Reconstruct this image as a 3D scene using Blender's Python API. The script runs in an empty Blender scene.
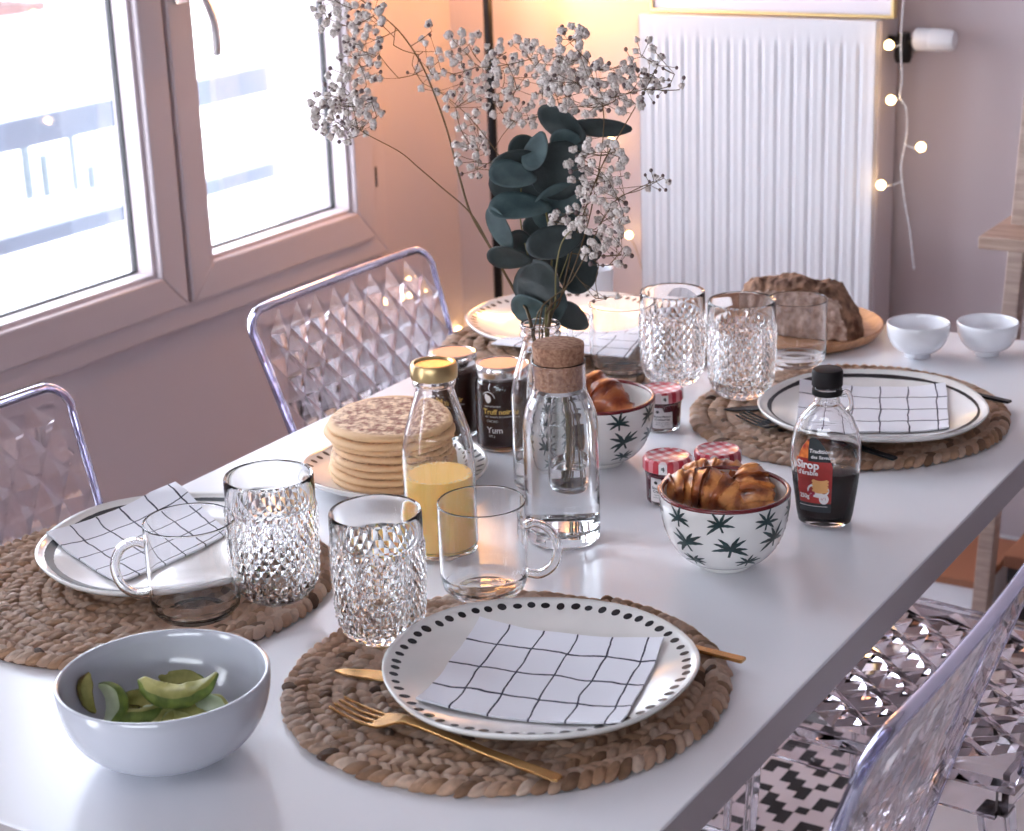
import bpy, bmesh, math, random
from mathutils import Vector, Matrix, noise
PI=math.pi; rnd=random.Random(7)
S=bpy.context.scene; COL=S.collection
# ------------------------------------------------------------------ camera
PIT,ROLL,YAW,FPX,CH=0.32152,-0.0370,-0.5608,1846.0,1.4708
F=Vector((math.sin(YAW)*math.cos(PIT),math.cos(YAW)*math.cos(PIT),-math.sin(PIT)))
R0=Vector((math.cos(YAW),-math.sin(YAW),0)); U0=R0.cross(F)
RR=math.cos(ROLL)*R0+math.sin(ROLL)*U0; UU=-math.sin(ROLL)*R0+math.cos(ROLL)*U0
CAMP=Vector((0,0,CH))
cd=bpy.data.cameras.new('camera'); cam=bpy.data.objects.new('camera',cd); COL.objects.link(cam)
m=Matrix((RR,UU,-F)).transposed().to_4x4(); m.translation=CAMP; cam.matrix_world=m
cd.sensor_width=36; cd.lens=36*FPX/1024; cd.clip_start=.05; cd.clip_end=200
cd.dof.use_dof=True; cd.dof.focus_distance=1.78; cd.dof.aperture_fstop=10
S.camera=cam
def ray(x,y): return F+RR*((x-512)/FPX)-UU*((y-415.5)/FPX)
def at(x,y,z=.75): d=ray(x,y); return CAMP+d*((z-CH)/d.z)
def aty(x,y,Y): d=ray(x,y); return CAMP+d*(Y/d.y)
def atx(x,y,X): d=ray(x,y); return CAMP+d*(X/d.x)
def atd(x,y,D): return CAMP+ray(x,y)*D
# ------------------------------------------------------------------ materials
def nodes(name):
    M=bpy.data.materials.new(name); M.use_nodes=True; nt=M.node_tree; nt.nodes.clear()
    out=nt.nodes.new('ShaderNodeOutputMaterial'); return M,nt,out
def N(nt,t,**k):
    n=nt.nodes.new('ShaderNode'+t)
    for a,v in k.items():
        if a.startswith('i_'): n.inputs[a[2:].replace('_',' ')].default_value=v
        else: setattr(n,a,v)
    return n
def c4(c): return (c[0],c[1],c[2],1)
def pbr(name,col,rough=.5,metal=0,coat=0,spec=.5,noise_amt=0,scale=20,bump=0,bscale=60,col2=None,detail=4,sss=0,stretch=None,coatr=.1,sheen=0):
    M,nt,out=nodes(name); b=N(nt,'BsdfPrincipled'); nt.links.new(b.outputs[0],out.inputs[0])
    b.inputs['Base Color'].default_value=c4(col); b.inputs['Roughness'].default_value=rough; b.inputs['Metallic'].default_value=metal
    b.inputs['Coat Weight'].default_value=coat; b.inputs['Coat Roughness'].default_value=coatr; b.inputs['Specular IOR Level'].default_value=spec
    if sss: b.inputs['Subsurface Weight'].default_value=sss; b.inputs['Subsurface Scale'].default_value=.01
    if sheen: b.inputs['Sheen Weight'].default_value=sheen
    tc=N(nt,'TexCoord'); src=tc.outputs['Object']
    if stretch:
        mp=N(nt,'Mapping'); mp.inputs['Scale'].default_value=stretch; nt.links.new(src,mp.inputs[0]); src=mp.outputs[0]
    if noise_amt or col2:
        t=N(nt,'TexNoise',i_Scale=scale,i_Detail=detail); nt.links.new(src,t.inputs['Vector'])
        r=N(nt,'ValToRGB'); r.color_ramp.elements[0].position=.35; r.color_ramp.elements[1].position=.65
        c2=col2 or tuple(max(0,v*(1-noise_amt)) for v in col)
        r.color_ramp.elements[0].color=c4(c2); r.color_ramp.elements[1].color=c4(col)
        nt.links.new(t.outputs['Fac'],r.inputs[0]); nt.links.new(r.outputs[0],b.inputs['Base Color'])
    if bump:
        t=N(nt,'TexNoise',i_Scale=bscale,i_Detail=5); nt.links.new(src,t.inputs['Vector'])
        bp=N(nt,'Bump',i_Strength=bump,i_Distance=.002); nt.links.new(t.outputs['Fac'],bp.inputs['Height']); nt.links.new(bp.outputs[0],b.inputs['Normal'])
    return M
def glass(name,col=(1,1,1),ior=1.45,thru=.4,rough=0,tcol=None):
    M,nt,out=nodes(name); g=N(nt,'BsdfGlass',i_IOR=ior,i_Roughness=rough); g.inputs['Color'].default_value=c4(col)
    t=N(nt,'BsdfTransparent'); t.inputs['Color'].default_value=c4(tcol or col); mx=N(nt,'MixShader'); mx.inputs[0].default_value=thru
    nt.links.new(g.outputs[0],mx.inputs[1]); nt.links.new(t.outputs[0],mx.inputs[2]); nt.links.new(mx.outputs[0],out.inputs[0]); return M
def thin(name,col,refl=1.0,rough=.02,ior=1.45):
    # thin clear sheet: transparent with Fresnel reflection
    M,nt,out=nodes(name); t=N(nt,'BsdfTransparent'); t.inputs[0].default_value=c4(col); g=N(nt,'BsdfGlossy',i_Roughness=rough)
    fr=N(nt,'Fresnel',i_IOR=ior); mt=N(nt,'Math',operation='MULTIPLY'); mt.inputs[1].default_value=refl
    nt.links.new(fr.outputs[0],mt.inputs[0]); mx=N(nt,'MixShader'); nt.links.new(mt.outputs[0],mx.inputs[0])
    nt.links.new(t.outputs[0],mx.inputs[1]); nt.links.new(g.outputs[0],mx.inputs[2]); nt.links.new(mx.outputs[0],out.inputs[0]); return M
def emit(name,col,s):
    M,nt,out=nodes(name); e=N(nt,'Emission',i_Strength=s); e.inputs[0].default_value=c4(col); nt.links.new(e.outputs[0],out.inputs[0]); return M
mt={}
mt['wall']=pbr('wall_paint',(.60,.53,.56),.85,bump=.08,bscale=90)
mt['ceil']=pbr('ceiling_paint',(.42,.40,.41),.9)  # ceiling out of view, greyed to reduce bounce light
mt['wallr']=pbr('bounce_cut_wall',(.20,.17,.17),.9)  # unseen right and front walls, coloured dark to cut bounce light
mt['table']=pbr('white_laminate',(.84,.85,.89),.22,spec=.45,bump=.02,bscale=15)
mt['tedge']=pbr('table_edge_laminate',(.40,.36,.37),.5,bump=.05,bscale=200)
mt['pvc']=pbr('window_pvc',(.60,.52,.54),.32,bump=.02)
mt['gasket']=pbr('black_rubber',(.03,.028,.03),.6)
mt['rad']=pbr('white_enamel',(.80,.80,.84),.3,bump=.01)
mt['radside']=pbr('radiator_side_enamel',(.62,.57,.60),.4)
mt['gold']=pbr('brass_gold',(.58,.33,.13),.27,metal=1)
mt['goldframe']=pbr('frame_gold',(.85,.65,.30),.3,metal=1)
mt['goldlid']=pbr('lid_gold',(.60,.44,.22),.34,metal=1)
mt['silver']=pbr('lid_silver',(.72,.70,.70),.2,metal=1)
mt['copper']=pbr('lid_copper',(.66,.42,.33),.5,metal=1)
mt['blackm']=pbr('black_metal',(.015,.014,.016),.35,metal=.6)
mt['black']=pbr('black_plastic',(.012,.010,.011),.5,spec=.2)
mt['ceramic']=pbr('white_porcelain',(.80,.81,.85),.12,coat=.5)
mt['greyceramic']=pbr('grey_white_glaze',(.52,.54,.60),.15,coat=.4)
mt['stoneware']=pbr('cream_stoneware',(.80,.79,.77),.16,coat=.6,noise_amt=.05,scale=30)
mt['ink']=pbr('black_glaze',(.010,.010,.014),.4,spec=.25)
mt['ink_blue']=pbr('palm_ink',(.018,.050,.052),.3,coat=.4,noise_amt=.45,scale=160)
mt['redrim']=pbr('dark_red_rim',(.13,.008,.012),.25,coat=.4)
mt['cork']=pbr('cork',(.44,.24,.15),.85,col2=(.24,.11,.065),scale=260,bump=.5,bscale=300)
mt['wood']=pbr('pale_oak',(.52,.40,.34),.55,col2=(.38,.28,.235),scale=14,stretch=(1,1,9),bump=.1,bscale=60)
mt['woodx']=pbr('oak_board',(.50,.36,.29),.5,col2=(.33,.22,.17),scale=16,stretch=(.6,6,8),bump=.1)
mt['acacia']=pbr('acacia_wood',(.50,.26,.13),.42,col2=(.36,.17,.08),scale=18,stretch=(1,8,4),bump=.08)
mt['brownbox']=pbr('brown_cardboard',(.33,.14,.08),.7)
mt['darkbox']=pbr('dark_cardboard',(.03,.026,.028),.7)
mt['paper']=pbr('white_paper',(.82,.84,.9),.8)
mt['stemgreen']=pbr('dry_stem',(.13,.085,.04),.7)
mt['gstem']=pbr('green_stem',(.20,.17,.06),.6)
mt['bud']=pbr('dark_bud',(.17,.12,.12),.8)
mt['blossom']=pbr('dried_blossom',(.86,.81,.77),.9,col2=(.58,.50,.46),scale=420,bump=.5,bscale=700)
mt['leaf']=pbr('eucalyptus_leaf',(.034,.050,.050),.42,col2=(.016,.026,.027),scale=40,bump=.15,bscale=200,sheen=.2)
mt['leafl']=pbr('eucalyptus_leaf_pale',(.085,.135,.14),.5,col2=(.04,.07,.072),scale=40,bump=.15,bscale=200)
mt['floor']=pbr('pale_floor',(.62,.60,.64),.35,noise_amt=.1,scale=4)
mt['facade']=pbr('white_render',(.85,.84,.83),.9)
mt['darkpane']=pbr('facade_window',(.03,.045,.055),.3)
mt['rooftile']=pbr('roof_tile',(.10,.045,.04),.8)
mt['railglass']=pbr('railing_panel',(.06,.078,.115),.4,noise_amt=.06,scale=8,stretch=(1,30,1))
mt['green']=pbr('tree_green',(.015,.022,.026),.9)
mt['bulb']=emit('warm_bulb',(1,.62,.26),14)
mt['globe']=emit('lamp_globe',(1,.47,.16),34)
mt['juice']=pbr('orange_juice',(1,.60,.18),.5,spec=.2,sss=.35)
mt['foam']=pbr('juice_foam',(.95,.72,.42),.5)
mt['cocoa']=pbr('cocoa_spread',(.045,.015,.011),.35,spec=.2)
mt['jamred']=pbr('red_jam',(.10,.008,.02),.15)
mt['print_w']=pbr('white_print',(.82,.80,.80),.6)
mt['print_y']=pbr('yellow_print',(.85,.55,.15),.6)
mt['print_k']=pbr('black_print',(.02,.02,.02),.6)
mt['label']=pbr('cream_label',(.70,.66,.66),.6,noise_amt=.04,scale=60)
mt['redlab']=pbr('red_label',(.42,.03,.025),.4,noise_amt=.35,scale=60)
mt['flame']=pbr('flame_print',(.85,.25,.04),.5,col2=(.35,.02,.01),scale=120)
mt['dgreen']=pbr('dark_band_label',(.012,.018,.022),.4)
mt['caramel']=pbr('pancake_print',(.80,.42,.15),.5)
mt['berry']=pbr('berry_print',(.35,.02,.05),.5)
mt['syrup']=pbr('maple_syrup',(.010,.002,.002),.15,spec=.15)
mt['cloth']=None
mt['glass']=glass('clear_glass',(1,1,1),1.42,0)
mt['cutglass']=glass('cut_clear_glass',(1,1,1),1.42,0)
mt['water']=glass('water',(.99,.995,1),1.33,0)
mt['acrylic']=glass('clear_polycarbonate',(.985,.975,.99),1.50,0)
mt['acrylic_edge']=glass('tinted_polycarbonate_edge',(.70,.70,.86),1.50,0)
mt['pane']=thin('window_glass',(.97,.98,1),.5)
mt['crumb']=pbr('bread_crumb',(.50,.37,.31),.95,col2=(.24,.15,.12),scale=110,bump=1,bscale=150)
mt['crust']=pbr('bread_crust',(.34,.19,.12),.9,col2=(.09,.04,.025),scale=60,bump=1,bscale=120)
mt['avo_out']=pbr('avocado_green',(.22,.30,.05),.5,col2=(.09,.14,.02),scale=90)
mt['avo_in']=pbr('avocado_flesh',(.54,.52,.17),.5,col2=(.27,.27,.06),scale=55)
mt['avo_pale']=pbr('avocado_pale_flesh',(.62,.72,.50),.4,col2=(.45,.55,.30),scale=50,coat=.2)
mt['avo_brown']=pbr('avocado_browned',(.16,.10,.03),.5,col2=(.30,.28,.06),scale=120)
mt['picture']=pbr('pale_print',(.86,.82,.88),.3)
# pastry: layered glossy bake, striped along local x
def pastry(name,a,b,c):
    M,nt,out=nodes(name); p=N(nt,'BsdfPrincipled',i_Roughness=.32); p.inputs['Coat Weight'].default_value=.45; p.inputs['Coat Roughness'].default_value=.2
    tc=N(nt,'TexCoord'); w=N(nt,'TexWave',i_Scale=14,i_Distortion=9,i_Detail=4); w.inputs['Detail Scale'].default_value=2
    nz=N(nt,'TexNoise',i_Scale=60,i_Detail=4); nt.links.new(tc.outputs['Object'],w.inputs[0]); nt.links.new(tc.outputs['Object'],nz.inputs['Vector'])
    ad=N(nt,'Math',operation='MULTIPLY_ADD'); ad.inputs[1].default_value=.25; nt.links.new(w.outputs['Fac'],ad.inputs[0])
    m2=N(nt,'Math',operation='MULTIPLY'); m2.inputs[1].default_value=.85; nt.links.new(nz.outputs['Fac'],m2.inputs[0]); nt.links.new(m2.outputs[0],ad.inputs[2])
    r=N(nt,'ValToRGB'); e=r.color_ramp.elements; e[0].position=.34; e[0].color=c4(a); e[1].position=.72; e[1].color=c4(c); x=e.new(.53); x.color=c4(b)
    nt.links.new(ad.outputs[0],r.inputs[0]); nt.links.new(r.outputs[0],p.inputs['Base Color'])
    bp=N(nt,'Bump',i_Strength=.35,i_Distance=.002); nt.links.new(ad.outputs[0],bp.inputs['Height']); nt.links.new(bp.outputs[0],p.inputs['Normal'])
    nt.links.new(p.outputs[0],out.inputs[0]); return M
mt['croissant']=pastry('croissant_crust',(.11,.02,.006),(.40,.11,.028),(.76,.33,.10))
mt['brioche']=pastry('brioche_crust',(.20,.03,.01),(.36,.08,.022),(.52,.15,.04))
# lacy browned pancake top and pale side
def pancake_mat():
    M,nt,out=nodes('pancake_bake'); p=N(nt,'BsdfPrincipled',i_Roughness=.7); tc=N(nt,'TexCoord')
    v=N(nt,'TexNoise',i_Scale=105,i_Detail=5,i_Roughness=.65); nt.links.new(tc.outputs['Object'],v.inputs['Vector'])
    r=N(nt,'ValToRGB'); e=r.color_ramp.elements; e[0].position=.42; e[0].color=c4((.27,.10,.065)); e[1].position=.60; e[1].color=c4((.84,.62,.42))
    nt.links.new(v.outputs['Fac'],r.inputs[0])
    sx=N(nt,'SeparateXYZ'); nt.links.new(tc.outputs['Object'],sx.inputs[0])
    ln=N(nt,'Vector Math' if 0 else 'VectorMath',operation='LENGTH'); cx=N(nt,'CombineXYZ'); nt.links.new(sx.outputs[0],cx.inputs[0]); nt.links.new(sx.outputs[1],cx.inputs[1]); nt.links.new(cx.outputs[0],ln.inputs[0])
    rr=N(nt,'ValToRGB'); q=rr.color_ramp.elements; q[0].position=.064; q[0].color=(0,0,0,1); q[1].position=.071; q[1].color=(1,1,1,1)
    nt.links.new(ln.outputs['Value'],rr.inputs[0])
    mx=N(nt,'MixRGB' if 0 else 'Mix',data_type='RGBA'); nt.links.new(rr.outputs[0],mx.inputs[0]); nt.links.new(r.outputs[0],mx.inputs[6]); mx.inputs[7].default_value=c4((.76,.50,.28))
    nt.links.new(mx.outputs[2],p.inputs['Base Color'])
    bp=N(nt,'Bump',i_Strength=.6,i_Distance=.003); nt.links.new(v.outputs['Fac'],bp.inputs['Height']); nt.links.new(bp.outputs[0],p.inputs['Normal'])
    nt.links.new(p.outputs[0],out.inputs[0]); return M
mt['pancake']=pancake_mat()
# straw: per-lobe tone variation plus fibre bump
def straw_mat():
    M,nt,out=nodes('water_hyacinth'); p=N(nt,'BsdfPrincipled',i_Roughness=.62); at_=N(nt,'Attribute',attribute_name='tone')
    r=N(nt,'ValToRGB'); e=r.color_ramp.elements; e[0].color=c4((.13,.055,.025)); e[1].color=c4((.98,.72,.56)); x=e.new(.40); x.color=c4((.72,.41,.24))
    nt.links.new(at_.outputs['Fac'],r.inputs[0])
    tc=N(nt,'TexCoord'); nz=N(nt,'TexNoise',i_Scale=180,i_Detail=3); nt.links.new(tc.outputs['Object'],nz.inputs['Vector'])
    mr=N(nt,'MapRange'); mr.inputs[3].default_value=.72; mr.inputs[4].default_value=1.25; nt.links.new(nz.outputs['Fac'],mr.inputs[0])
    mx=N(nt,'VectorMath',operation='SCALE'); nt.links.new(r.outputs[0],mx.inputs[0]); nt.links.new(mr.outputs[0],mx.inputs['Scale'])
    nt.links.new(mx.outputs[0],p.inputs['Base Color'])
    uvn=N(nt,'UVMap'); w=N(nt,'TexWave',i_Scale=2.2,i_Distortion=1.5,bands_direction='Y'); nt.links.new(uvn.outputs[0],w.inputs[0])
    bp=N(nt,'Bump',i_Strength=.8,i_Distance=.0012); nt.links.new(w.outputs['Fac'],bp.inputs['Height']); nt.links.new(bp.outputs[0],p.inputs['Normal'])
    nt.links.new(p.outputs[0],out.inputs[0]); return M
mt['straw']=straw_mat()
# napkin: white cloth with hand drawn dark grid from UV
def napkin_mat(name,nu,nv,seed,lw=.030):
    M,nt,out=nodes(name); p=N(nt,'BsdfPrincipled',i_Roughness=.85); uv=N(nt,'UVMap'); mp=N(nt,'Mapping'); mp.inputs['Scale'].default_value=(nu,nv,1)
    nt.links.new(uv.outputs[0],mp.inputs[0]); nz=N(nt,'TexNoise',i_Scale=1.1,i_Detail=2); mo=N(nt,'Mapping'); mo.inputs['Location'].default_value=(seed,seed*2,0)
    nt.links.new(mp.outputs[0],mo.inputs[0]); nt.links.new(mo.outputs[0],nz.inputs['Vector'])
    sc=N(nt,'VectorMath',operation='MULTIPLY_ADD'); sc.inputs[1].default_value=(.22,.22,0); nt.links.new(nz.outputs['Color'],sc.inputs[0]); nt.links.new(mp.outputs[0],sc.inputs[2])
    sx=N(nt,'SeparateXYZ'); nt.links.new(sc.outputs[0],sx.inputs[0]); last=None
    for k in (0,1):
        fr=N(nt,'Math',operation='PINGPONG'); fr.inputs[1].default_value=.5; nt.links.new(sx.outputs[k],fr.inputs[0])
        lt=N(nt,'Math',operation='LESS_THAN'); lt.inputs[1].default_value=lw*(1 if k==0 else .85); nt.links.new(fr.outputs[0],lt.inputs[0])
        if last:
            mxx=N(nt,'Math',operation='MAXIMUM'); nt.links.new(last.outputs[0],mxx.inputs[0]); nt.links.new(lt.outputs[0],mxx.inputs[1]); last=mxx
        else: last=lt
    mx=N(nt,'Mix',data_type='RGBA'); nt.links.new(last.outputs[0],mx.inputs[0]); mx.inputs[6].default_value=c4((.80,.81,.87)); mx.inputs[7].default_value=c4((.02,.022,.05))
    nt.links.new(mx.outputs[2],p.inputs['Base Color'])
    b2=N(nt,'TexNoise',i_Scale=260); nt.links.new(uv.outputs[0],b2.inputs['Vector']); bp=N(nt,'Bump',i_Strength=.15,i_Distance=.001); nt.links.new(b2.outputs['Fac'],bp.inputs['Height']); nt.links.new(bp.outputs[0],p.inputs['Normal'])
    nt.links.new(p.outputs[0],out.inputs[0]); return M
# gingham lid: red/white checks in object xy and height
def gingham():
    M,nt,out=nodes('red_gingham'); p=N(nt,'BsdfPrincipled',i_Roughness=.3); p.inputs['Coat Weight'].default_value=.3
    tc=N(nt,'TexCoord'); mp=N(nt,'Mapping'); mp.inputs['Scale'].default_value=(85,85,85); mp.inputs['Rotation'].default_value=(0,0,.5); nt.links.new(tc.outputs['Object'],mp.inputs[0])
    sx=N(nt,'SeparateXYZ'); nt.links.new(mp.outputs[0],sx.inputs[0]); o=[]
    for k in (0,1):
        fr=N(nt,'Math',operation='PINGPONG'); fr.inputs[1].default_value=.5; nt.links.new(sx.outputs[k],fr.inputs[0]); lt=N(nt,'Math',operation='LESS_THAN'); lt.inputs[1].default_value=.25; nt.links.new(fr.outputs[0],lt.inputs[0]); o.append(lt)
    ad=N(nt,'Math',operation='ADD'); nt.links.new(o[0].outputs[0],ad.inputs[0]); nt.links.new(o[1].outputs[0],ad.inputs[1])
    hf=N(nt,'Math',operation='MULTIPLY'); hf.inputs[1].default_value=.5; nt.links.new(ad.outputs[0],hf.inputs[0])
    r=N(nt,'ValToRGB'); r.color_ramp.interpolation='CONSTANT'; e=r.color_ramp.elements; e[0].color=c4((.80,.70,.72)); e[1].position=.8; e[1].color=c4((.48,.02,.04)); x=e.new(.3); x.color=c4((.66,.22,.25))
    nt.links.new(hf.outputs[0],r.inputs[0]); nt.links.new(r.outputs[0],p.inputs['Base Color']); nt.links.new(p.outputs[0],out.inputs[0]); return M
mt['gingham']=gingham()
# rug: stepped zigzag in dark and pinkish white with weave ribs
def rug_mat():
    M,nt,out=nodes('woven_rug'); p=N(nt,'BsdfPrincipled',i_Roughness=.95); tc=N(nt,'TexCoord'); mp=N(nt,'Mapping'); mp.inputs['Scale'].default_value=(52,52,52); mp.inputs['Rotation'].default_value=(0,0,.0); nt.links.new(tc.outputs['Object'],mp.inputs[0])
    fl=N(nt,'VectorMath',operation='FLOOR'); nt.links.new(mp.outputs[0],fl.inputs[0]); sx=N(nt,'SeparateXYZ'); nt.links.new(fl.outputs[0],sx.inputs[0])
    def mth(op,a,b=None):
        n=N(nt,'Math',operation=op)
        for i,v in enumerate((a,b)):
            if v is None: continue
            if isinstance(v,(int,float)): n.inputs[i].default_value=v
            else: nt.links.new(v.outputs[0] if hasattr(v,'outputs') else v,n.inputs[i])
        return n
    tri=mth('PINGPONG',sx.outputs[0],3.0); s=mth('ADD',tri,sx.outputs[1]); md=mth('FLOORED_MODULO',s,4.0); a=mth('LESS_THAN',md,1.5)
    tri2=mth('PINGPONG',sx.outputs[1],2.0); s2=mth('ADD',tri2,sx.outputs[0]); md2=mth('FLOORED_MODULO',s2,6.0); b=mth('LESS_THAN',md2,.5)
    xr=mth('SUBTRACT',a,b); ab=mth('ABSOLUTE',xr)
    mx=N(nt,'Mix',data_type='RGBA'); nt.links.new(ab.outputs[0],mx.inputs[0]); mx.inputs[6].default_value=c4((.62,.56,.60)); mx.inputs[7].default_value=c4((.02,.02,.025)); nt.links.new(mx.outputs[2],p.inputs['Base Color'])
    w=N(nt,'TexWave',i_Scale=60,i_Distortion=.3,bands_direction='Y'); nt.links.new(tc.outputs['Object'],w.inputs[0]); bp=N(nt,'Bump',i_Strength=.5,i_Distance=.003); nt.links.new(w.outputs['Fac'],bp.inputs['Height']); nt.links.new(bp.outputs[0],p.inputs['Normal'])
    nt.links.new(p.outputs[0],out.inputs[0]); return M
mt['rug']=rug_mat()
# ------------------------------------------------------------------ geometry helpers
class MB:
    def __init__(s): s.v=[]; s.f=[]; s.mi=[]; s.uv={}
    def add(s,vs,fs,mi=0):
        o=len(s.v); s.v+= [Vector(v) for v in vs]; s.f+=[tuple(i+o for i in f) for f in fs]; s.mi+=[mi]*len(fs); return o
    def box(s,x0,x1,y0,y1,z0,z1,mi=0):
        s.add([(x0,y0,z0),(x1,y0,z0),(x1,y1,z0),(x0,y1,z0),(x0,y0,z1),(x1,y0,z1),(x1,y1,z1),(x0,y1,z1)],
              [(3,2,1,0),(4,5,6,7),(0,1,5,4),(1,2,6,5),(2,3,7,6),(3,0,4,7)],mi)
    def hexa(s,p,mi=0): s.add(p,[(3,2,1,0),(4,5,6,7),(0,1,5,4),(1,2,6,5),(2,3,7,6),(3,0,4,7)],mi)
    def lathe(s,prof,n=48,c=(0,0,0),mi=0,closed=False,fn=None):
        vs=[];fs=[];k=len(prof)
        for i in range(n):
            a=2*PI*i/n
            for r,z in prof:
                v=Vector((c[0]+r*math.cos(a),c[1]+r*math.sin(a),c[2]+z))
                if fn: v=fn(v,a,r)
                vs.append(v)
        for i in range(n):
            j=(i+1)%n
            for q in range(k if closed else k-1):
                w=(q+1)%k; fs.append((i*k+q,j*k+q,j*k+w,i*k+w))
        s.add(vs,fs,mi)
        if not closed:
            o=len(s.v)-n*k
            if prof[0][0]>1e-5: s.f.append(tuple(o+i*k for i in reversed(range(n)))); s.mi.append(mi)
            if prof[-1][0]>1e-5: s.f.append(tuple(o+i*k+k-1 for i in range(n))); s.mi.append(mi)
    def tube(s,pts,rad,n=8,mi=0,flat=1.0,up=None):
        pts=[Vector(p) for p in pts]; m=len(pts)
        if not hasattr(rad,'__len__'): rad=[rad]*m
        vs=[];fs=[]; prev=None
        for i,p in enumerate(pts):
            t=(pts[min(i+1,m-1)]-pts[max(i-1,0)]).normalized()
            if prev is None:
                u=Vector(up) if up else (Vector((0,0,1)) if abs(t.z)<.9 else Vector((1,0,0)))
            else: u=prev
            b=t.cross(u).normalized(); u=b.cross(t).normalized(); prev=u
            for k in range(n):
                a=2*PI*k/n; vs.append(p+rad[i]*(math.cos(a)*b+math.sin(a)*flat*u))
        for i in range(m-1):
            for k in range(n): l=(k+1)%n; fs.append((i*n+k,i*n+l,(i+1)*n+l,(i+1)*n+k))
        fs.append(tuple(reversed(range(n)))); fs.append(tuple((m-1)*n+k for k in range(n)))
        s.add(vs,fs,mi)
    def ell(s,c,ax,ay,az,nu=8,nv=6,mi=0):
        vs=[Vector(c)-Vector(az)]; fs=[]
        for j in range(1,nv):
            ph=-PI/2+PI*j/nv
            for i in range(nu):
                th=2*PI*i/nu; vs.append(Vector(c)+Vector(ax)*math.cos(th)*math.cos(ph)+Vector(ay)*math.sin(th)*math.cos(ph)+Vector(az)*math.sin(ph))
        vs.append(Vector(c)+Vector(az)); top=len(vs)-1
        for i in range(nu):
            k=(i+1)%nu; fs.append((0,1+k,1+i)); fs.append((top,top-nu+i,top-nu+k))
            for j in range(nv-2): a=1+j*nu; fs.append((a+i,a+k,a+nu+k,a+nu+i))
        s.add(vs,fs,mi)
    def build(s,name,mats,parent=None,loc=(0,0,0),rz=0,smooth=True,auto=None,bevel=0,fix=False):
        me=bpy.data.meshes.new(name); me.from_pydata([tuple(v) for v in s.v],[],s.f)
        if not isinstance(mats,(list,tuple)): mats=[mats]
        for M in mats: me.materials.append(mt[M] if isinstance(M,str) else M)
        me.polygons.foreach_set('material_index',s.mi); me.update()
        if fix:
            bm=bmesh.new(); bm.from_mesh(me); bmesh.ops.remove_doubles(bm,verts=bm.verts,dist=1e-6); (bmesh.ops.recalc_face_normals(bm,faces=bm.faces) if fix==2 else None); bm.to_mesh(me); bm.free()
        if smooth:
            me.polygons.foreach_set('use_smooth',[True]*len(me.polygons))
            if auto is not None: me.set_sharp_from_angle(angle=math.radians(auto))
        o=bpy.data.objects.new(name,me); COL.objects.link(o); o.location=loc; o.rotation_euler=(0,0,rz)
        if parent: o.parent=parent
        if bevel:
            b=o.modifiers.new('bevel','BEVEL'); b.width=bevel; b.segments=3; b.limit_method='ANGLE'; b.angle_limit=math.radians(50)
            for pl in me.polygons: pl.use_smooth=True
            me.set_sharp_from_angle(angle=math.radians(40))
        return o
def sup(prof,d=.0012):
    out=[prof[0]]
    for (r0,z0),(r1,z1) in zip(prof,prof[1:]):
        L=math.hypot(r1-r0,z1-z0)
        if L>.005:
            for t in (d/L,.33,.67,1-d/L): out.append((r0+(r1-r0)*t,z0+(z1-z0)*t))
        out.append((r1,z1))
    return out
def tag(o,label=None,cat=None,group=None,kind=None):
    if label: o['label']=label
    if cat: o['category']=cat
    if group: o['group']=group
    if kind: o['kind']=kind
    return o
def thing(name,label,cat,loc=(0,0,0),rz=0,group=None):
    o=bpy.data.objects.new(name,None); COL.objects.link(o); o.location=loc; o.rotation_euler=(0,0,rz); o.empty_display_size=.02
    return tag(o,label,cat,group)
def copy_tree(o,parent=None):
    c=o.copy(); COL.objects.link(c)
    if parent: c.parent=parent
    for ch in list(o.children): copy_tree(ch,c)
    return c
def struct(mb,name,mat,parent=None,**k):
    o=mb.build(name,mat,parent,**k)
    if parent is None: o['kind']='structure'
    return o
def text2d(txt,size,align='LEFT',bold=0):
    cu=bpy.data.curves.new('lettering','FONT'); cu.body=txt; cu.size=size; cu.align_x=align; cu.offset=bold; cu.resolution_u=3
    o=bpy.data.objects.new('lettering',cu); COL.objects.link(o); dg=bpy.context.evaluated_depsgraph_get(); dg.update()
    me=bpy.data.meshes.new_from_object(o.evaluated_get(dg)); vs=[v.co.copy() for v in me.vertices]; fs=[tuple(p.vertices) for p in me.polygons]
    bpy.data.objects.remove(o); bpy.data.curves.remove(cu); bpy.data.meshes.remove(me); return vs,fs
def decal(mb,shape,fn,mi,ox=0,oy=0,sk=0):
    vs,fs=shape; mb.add([fn(v[0]+ox+sk*v[1],v[1]+oy) for v in vs],fs,mi)
def gridshape(x0,x1,y0,y1,nx=10,ny=6,top=None):
    vs=[];fs=[]
    for i in range(nx+1):
        x=x0+(x1-x0)*i/nx; yt=top(x) if top else y1
        for j in range(ny+1): vs.append((x,y0+(yt-y0)*j/ny))
    for i in range(nx):
        for j in range(ny): a=i*(ny+1)+j; fs.append((a,a+ny+1,a+ny+2,a+1))
    return vs,fs
def discshape(cx,cy,rx,ry,n=20):
    return [(cx,cy)]+[(cx+rx*math.cos(2*PI*i/n),cy+ry*math.sin(2*PI*i/n)) for i in range(n)],[(0,1+i,1+(i+1)%n) for i in range(n)]
def curve_pts(P,n=6):
    P=[Vector(p) for p in P]; out=[]
    for i in range(len(P)-1):
        p0=P[max(i-1,0)];p1=P[i];p2=P[i+1];p3=P[min(i+2,len(P)-1)]
        for k in range(n):
            t=k/n; out.append(.5*((2*p1)+(-p0+p2)*t+(2*p0-5*p1+4*p2-p3)*t*t+(-p0+3*p1-3*p2+p3)*t*t*t))
    out.append(P[-1]); return out
TZ=.75; MZ=.7608
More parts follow.
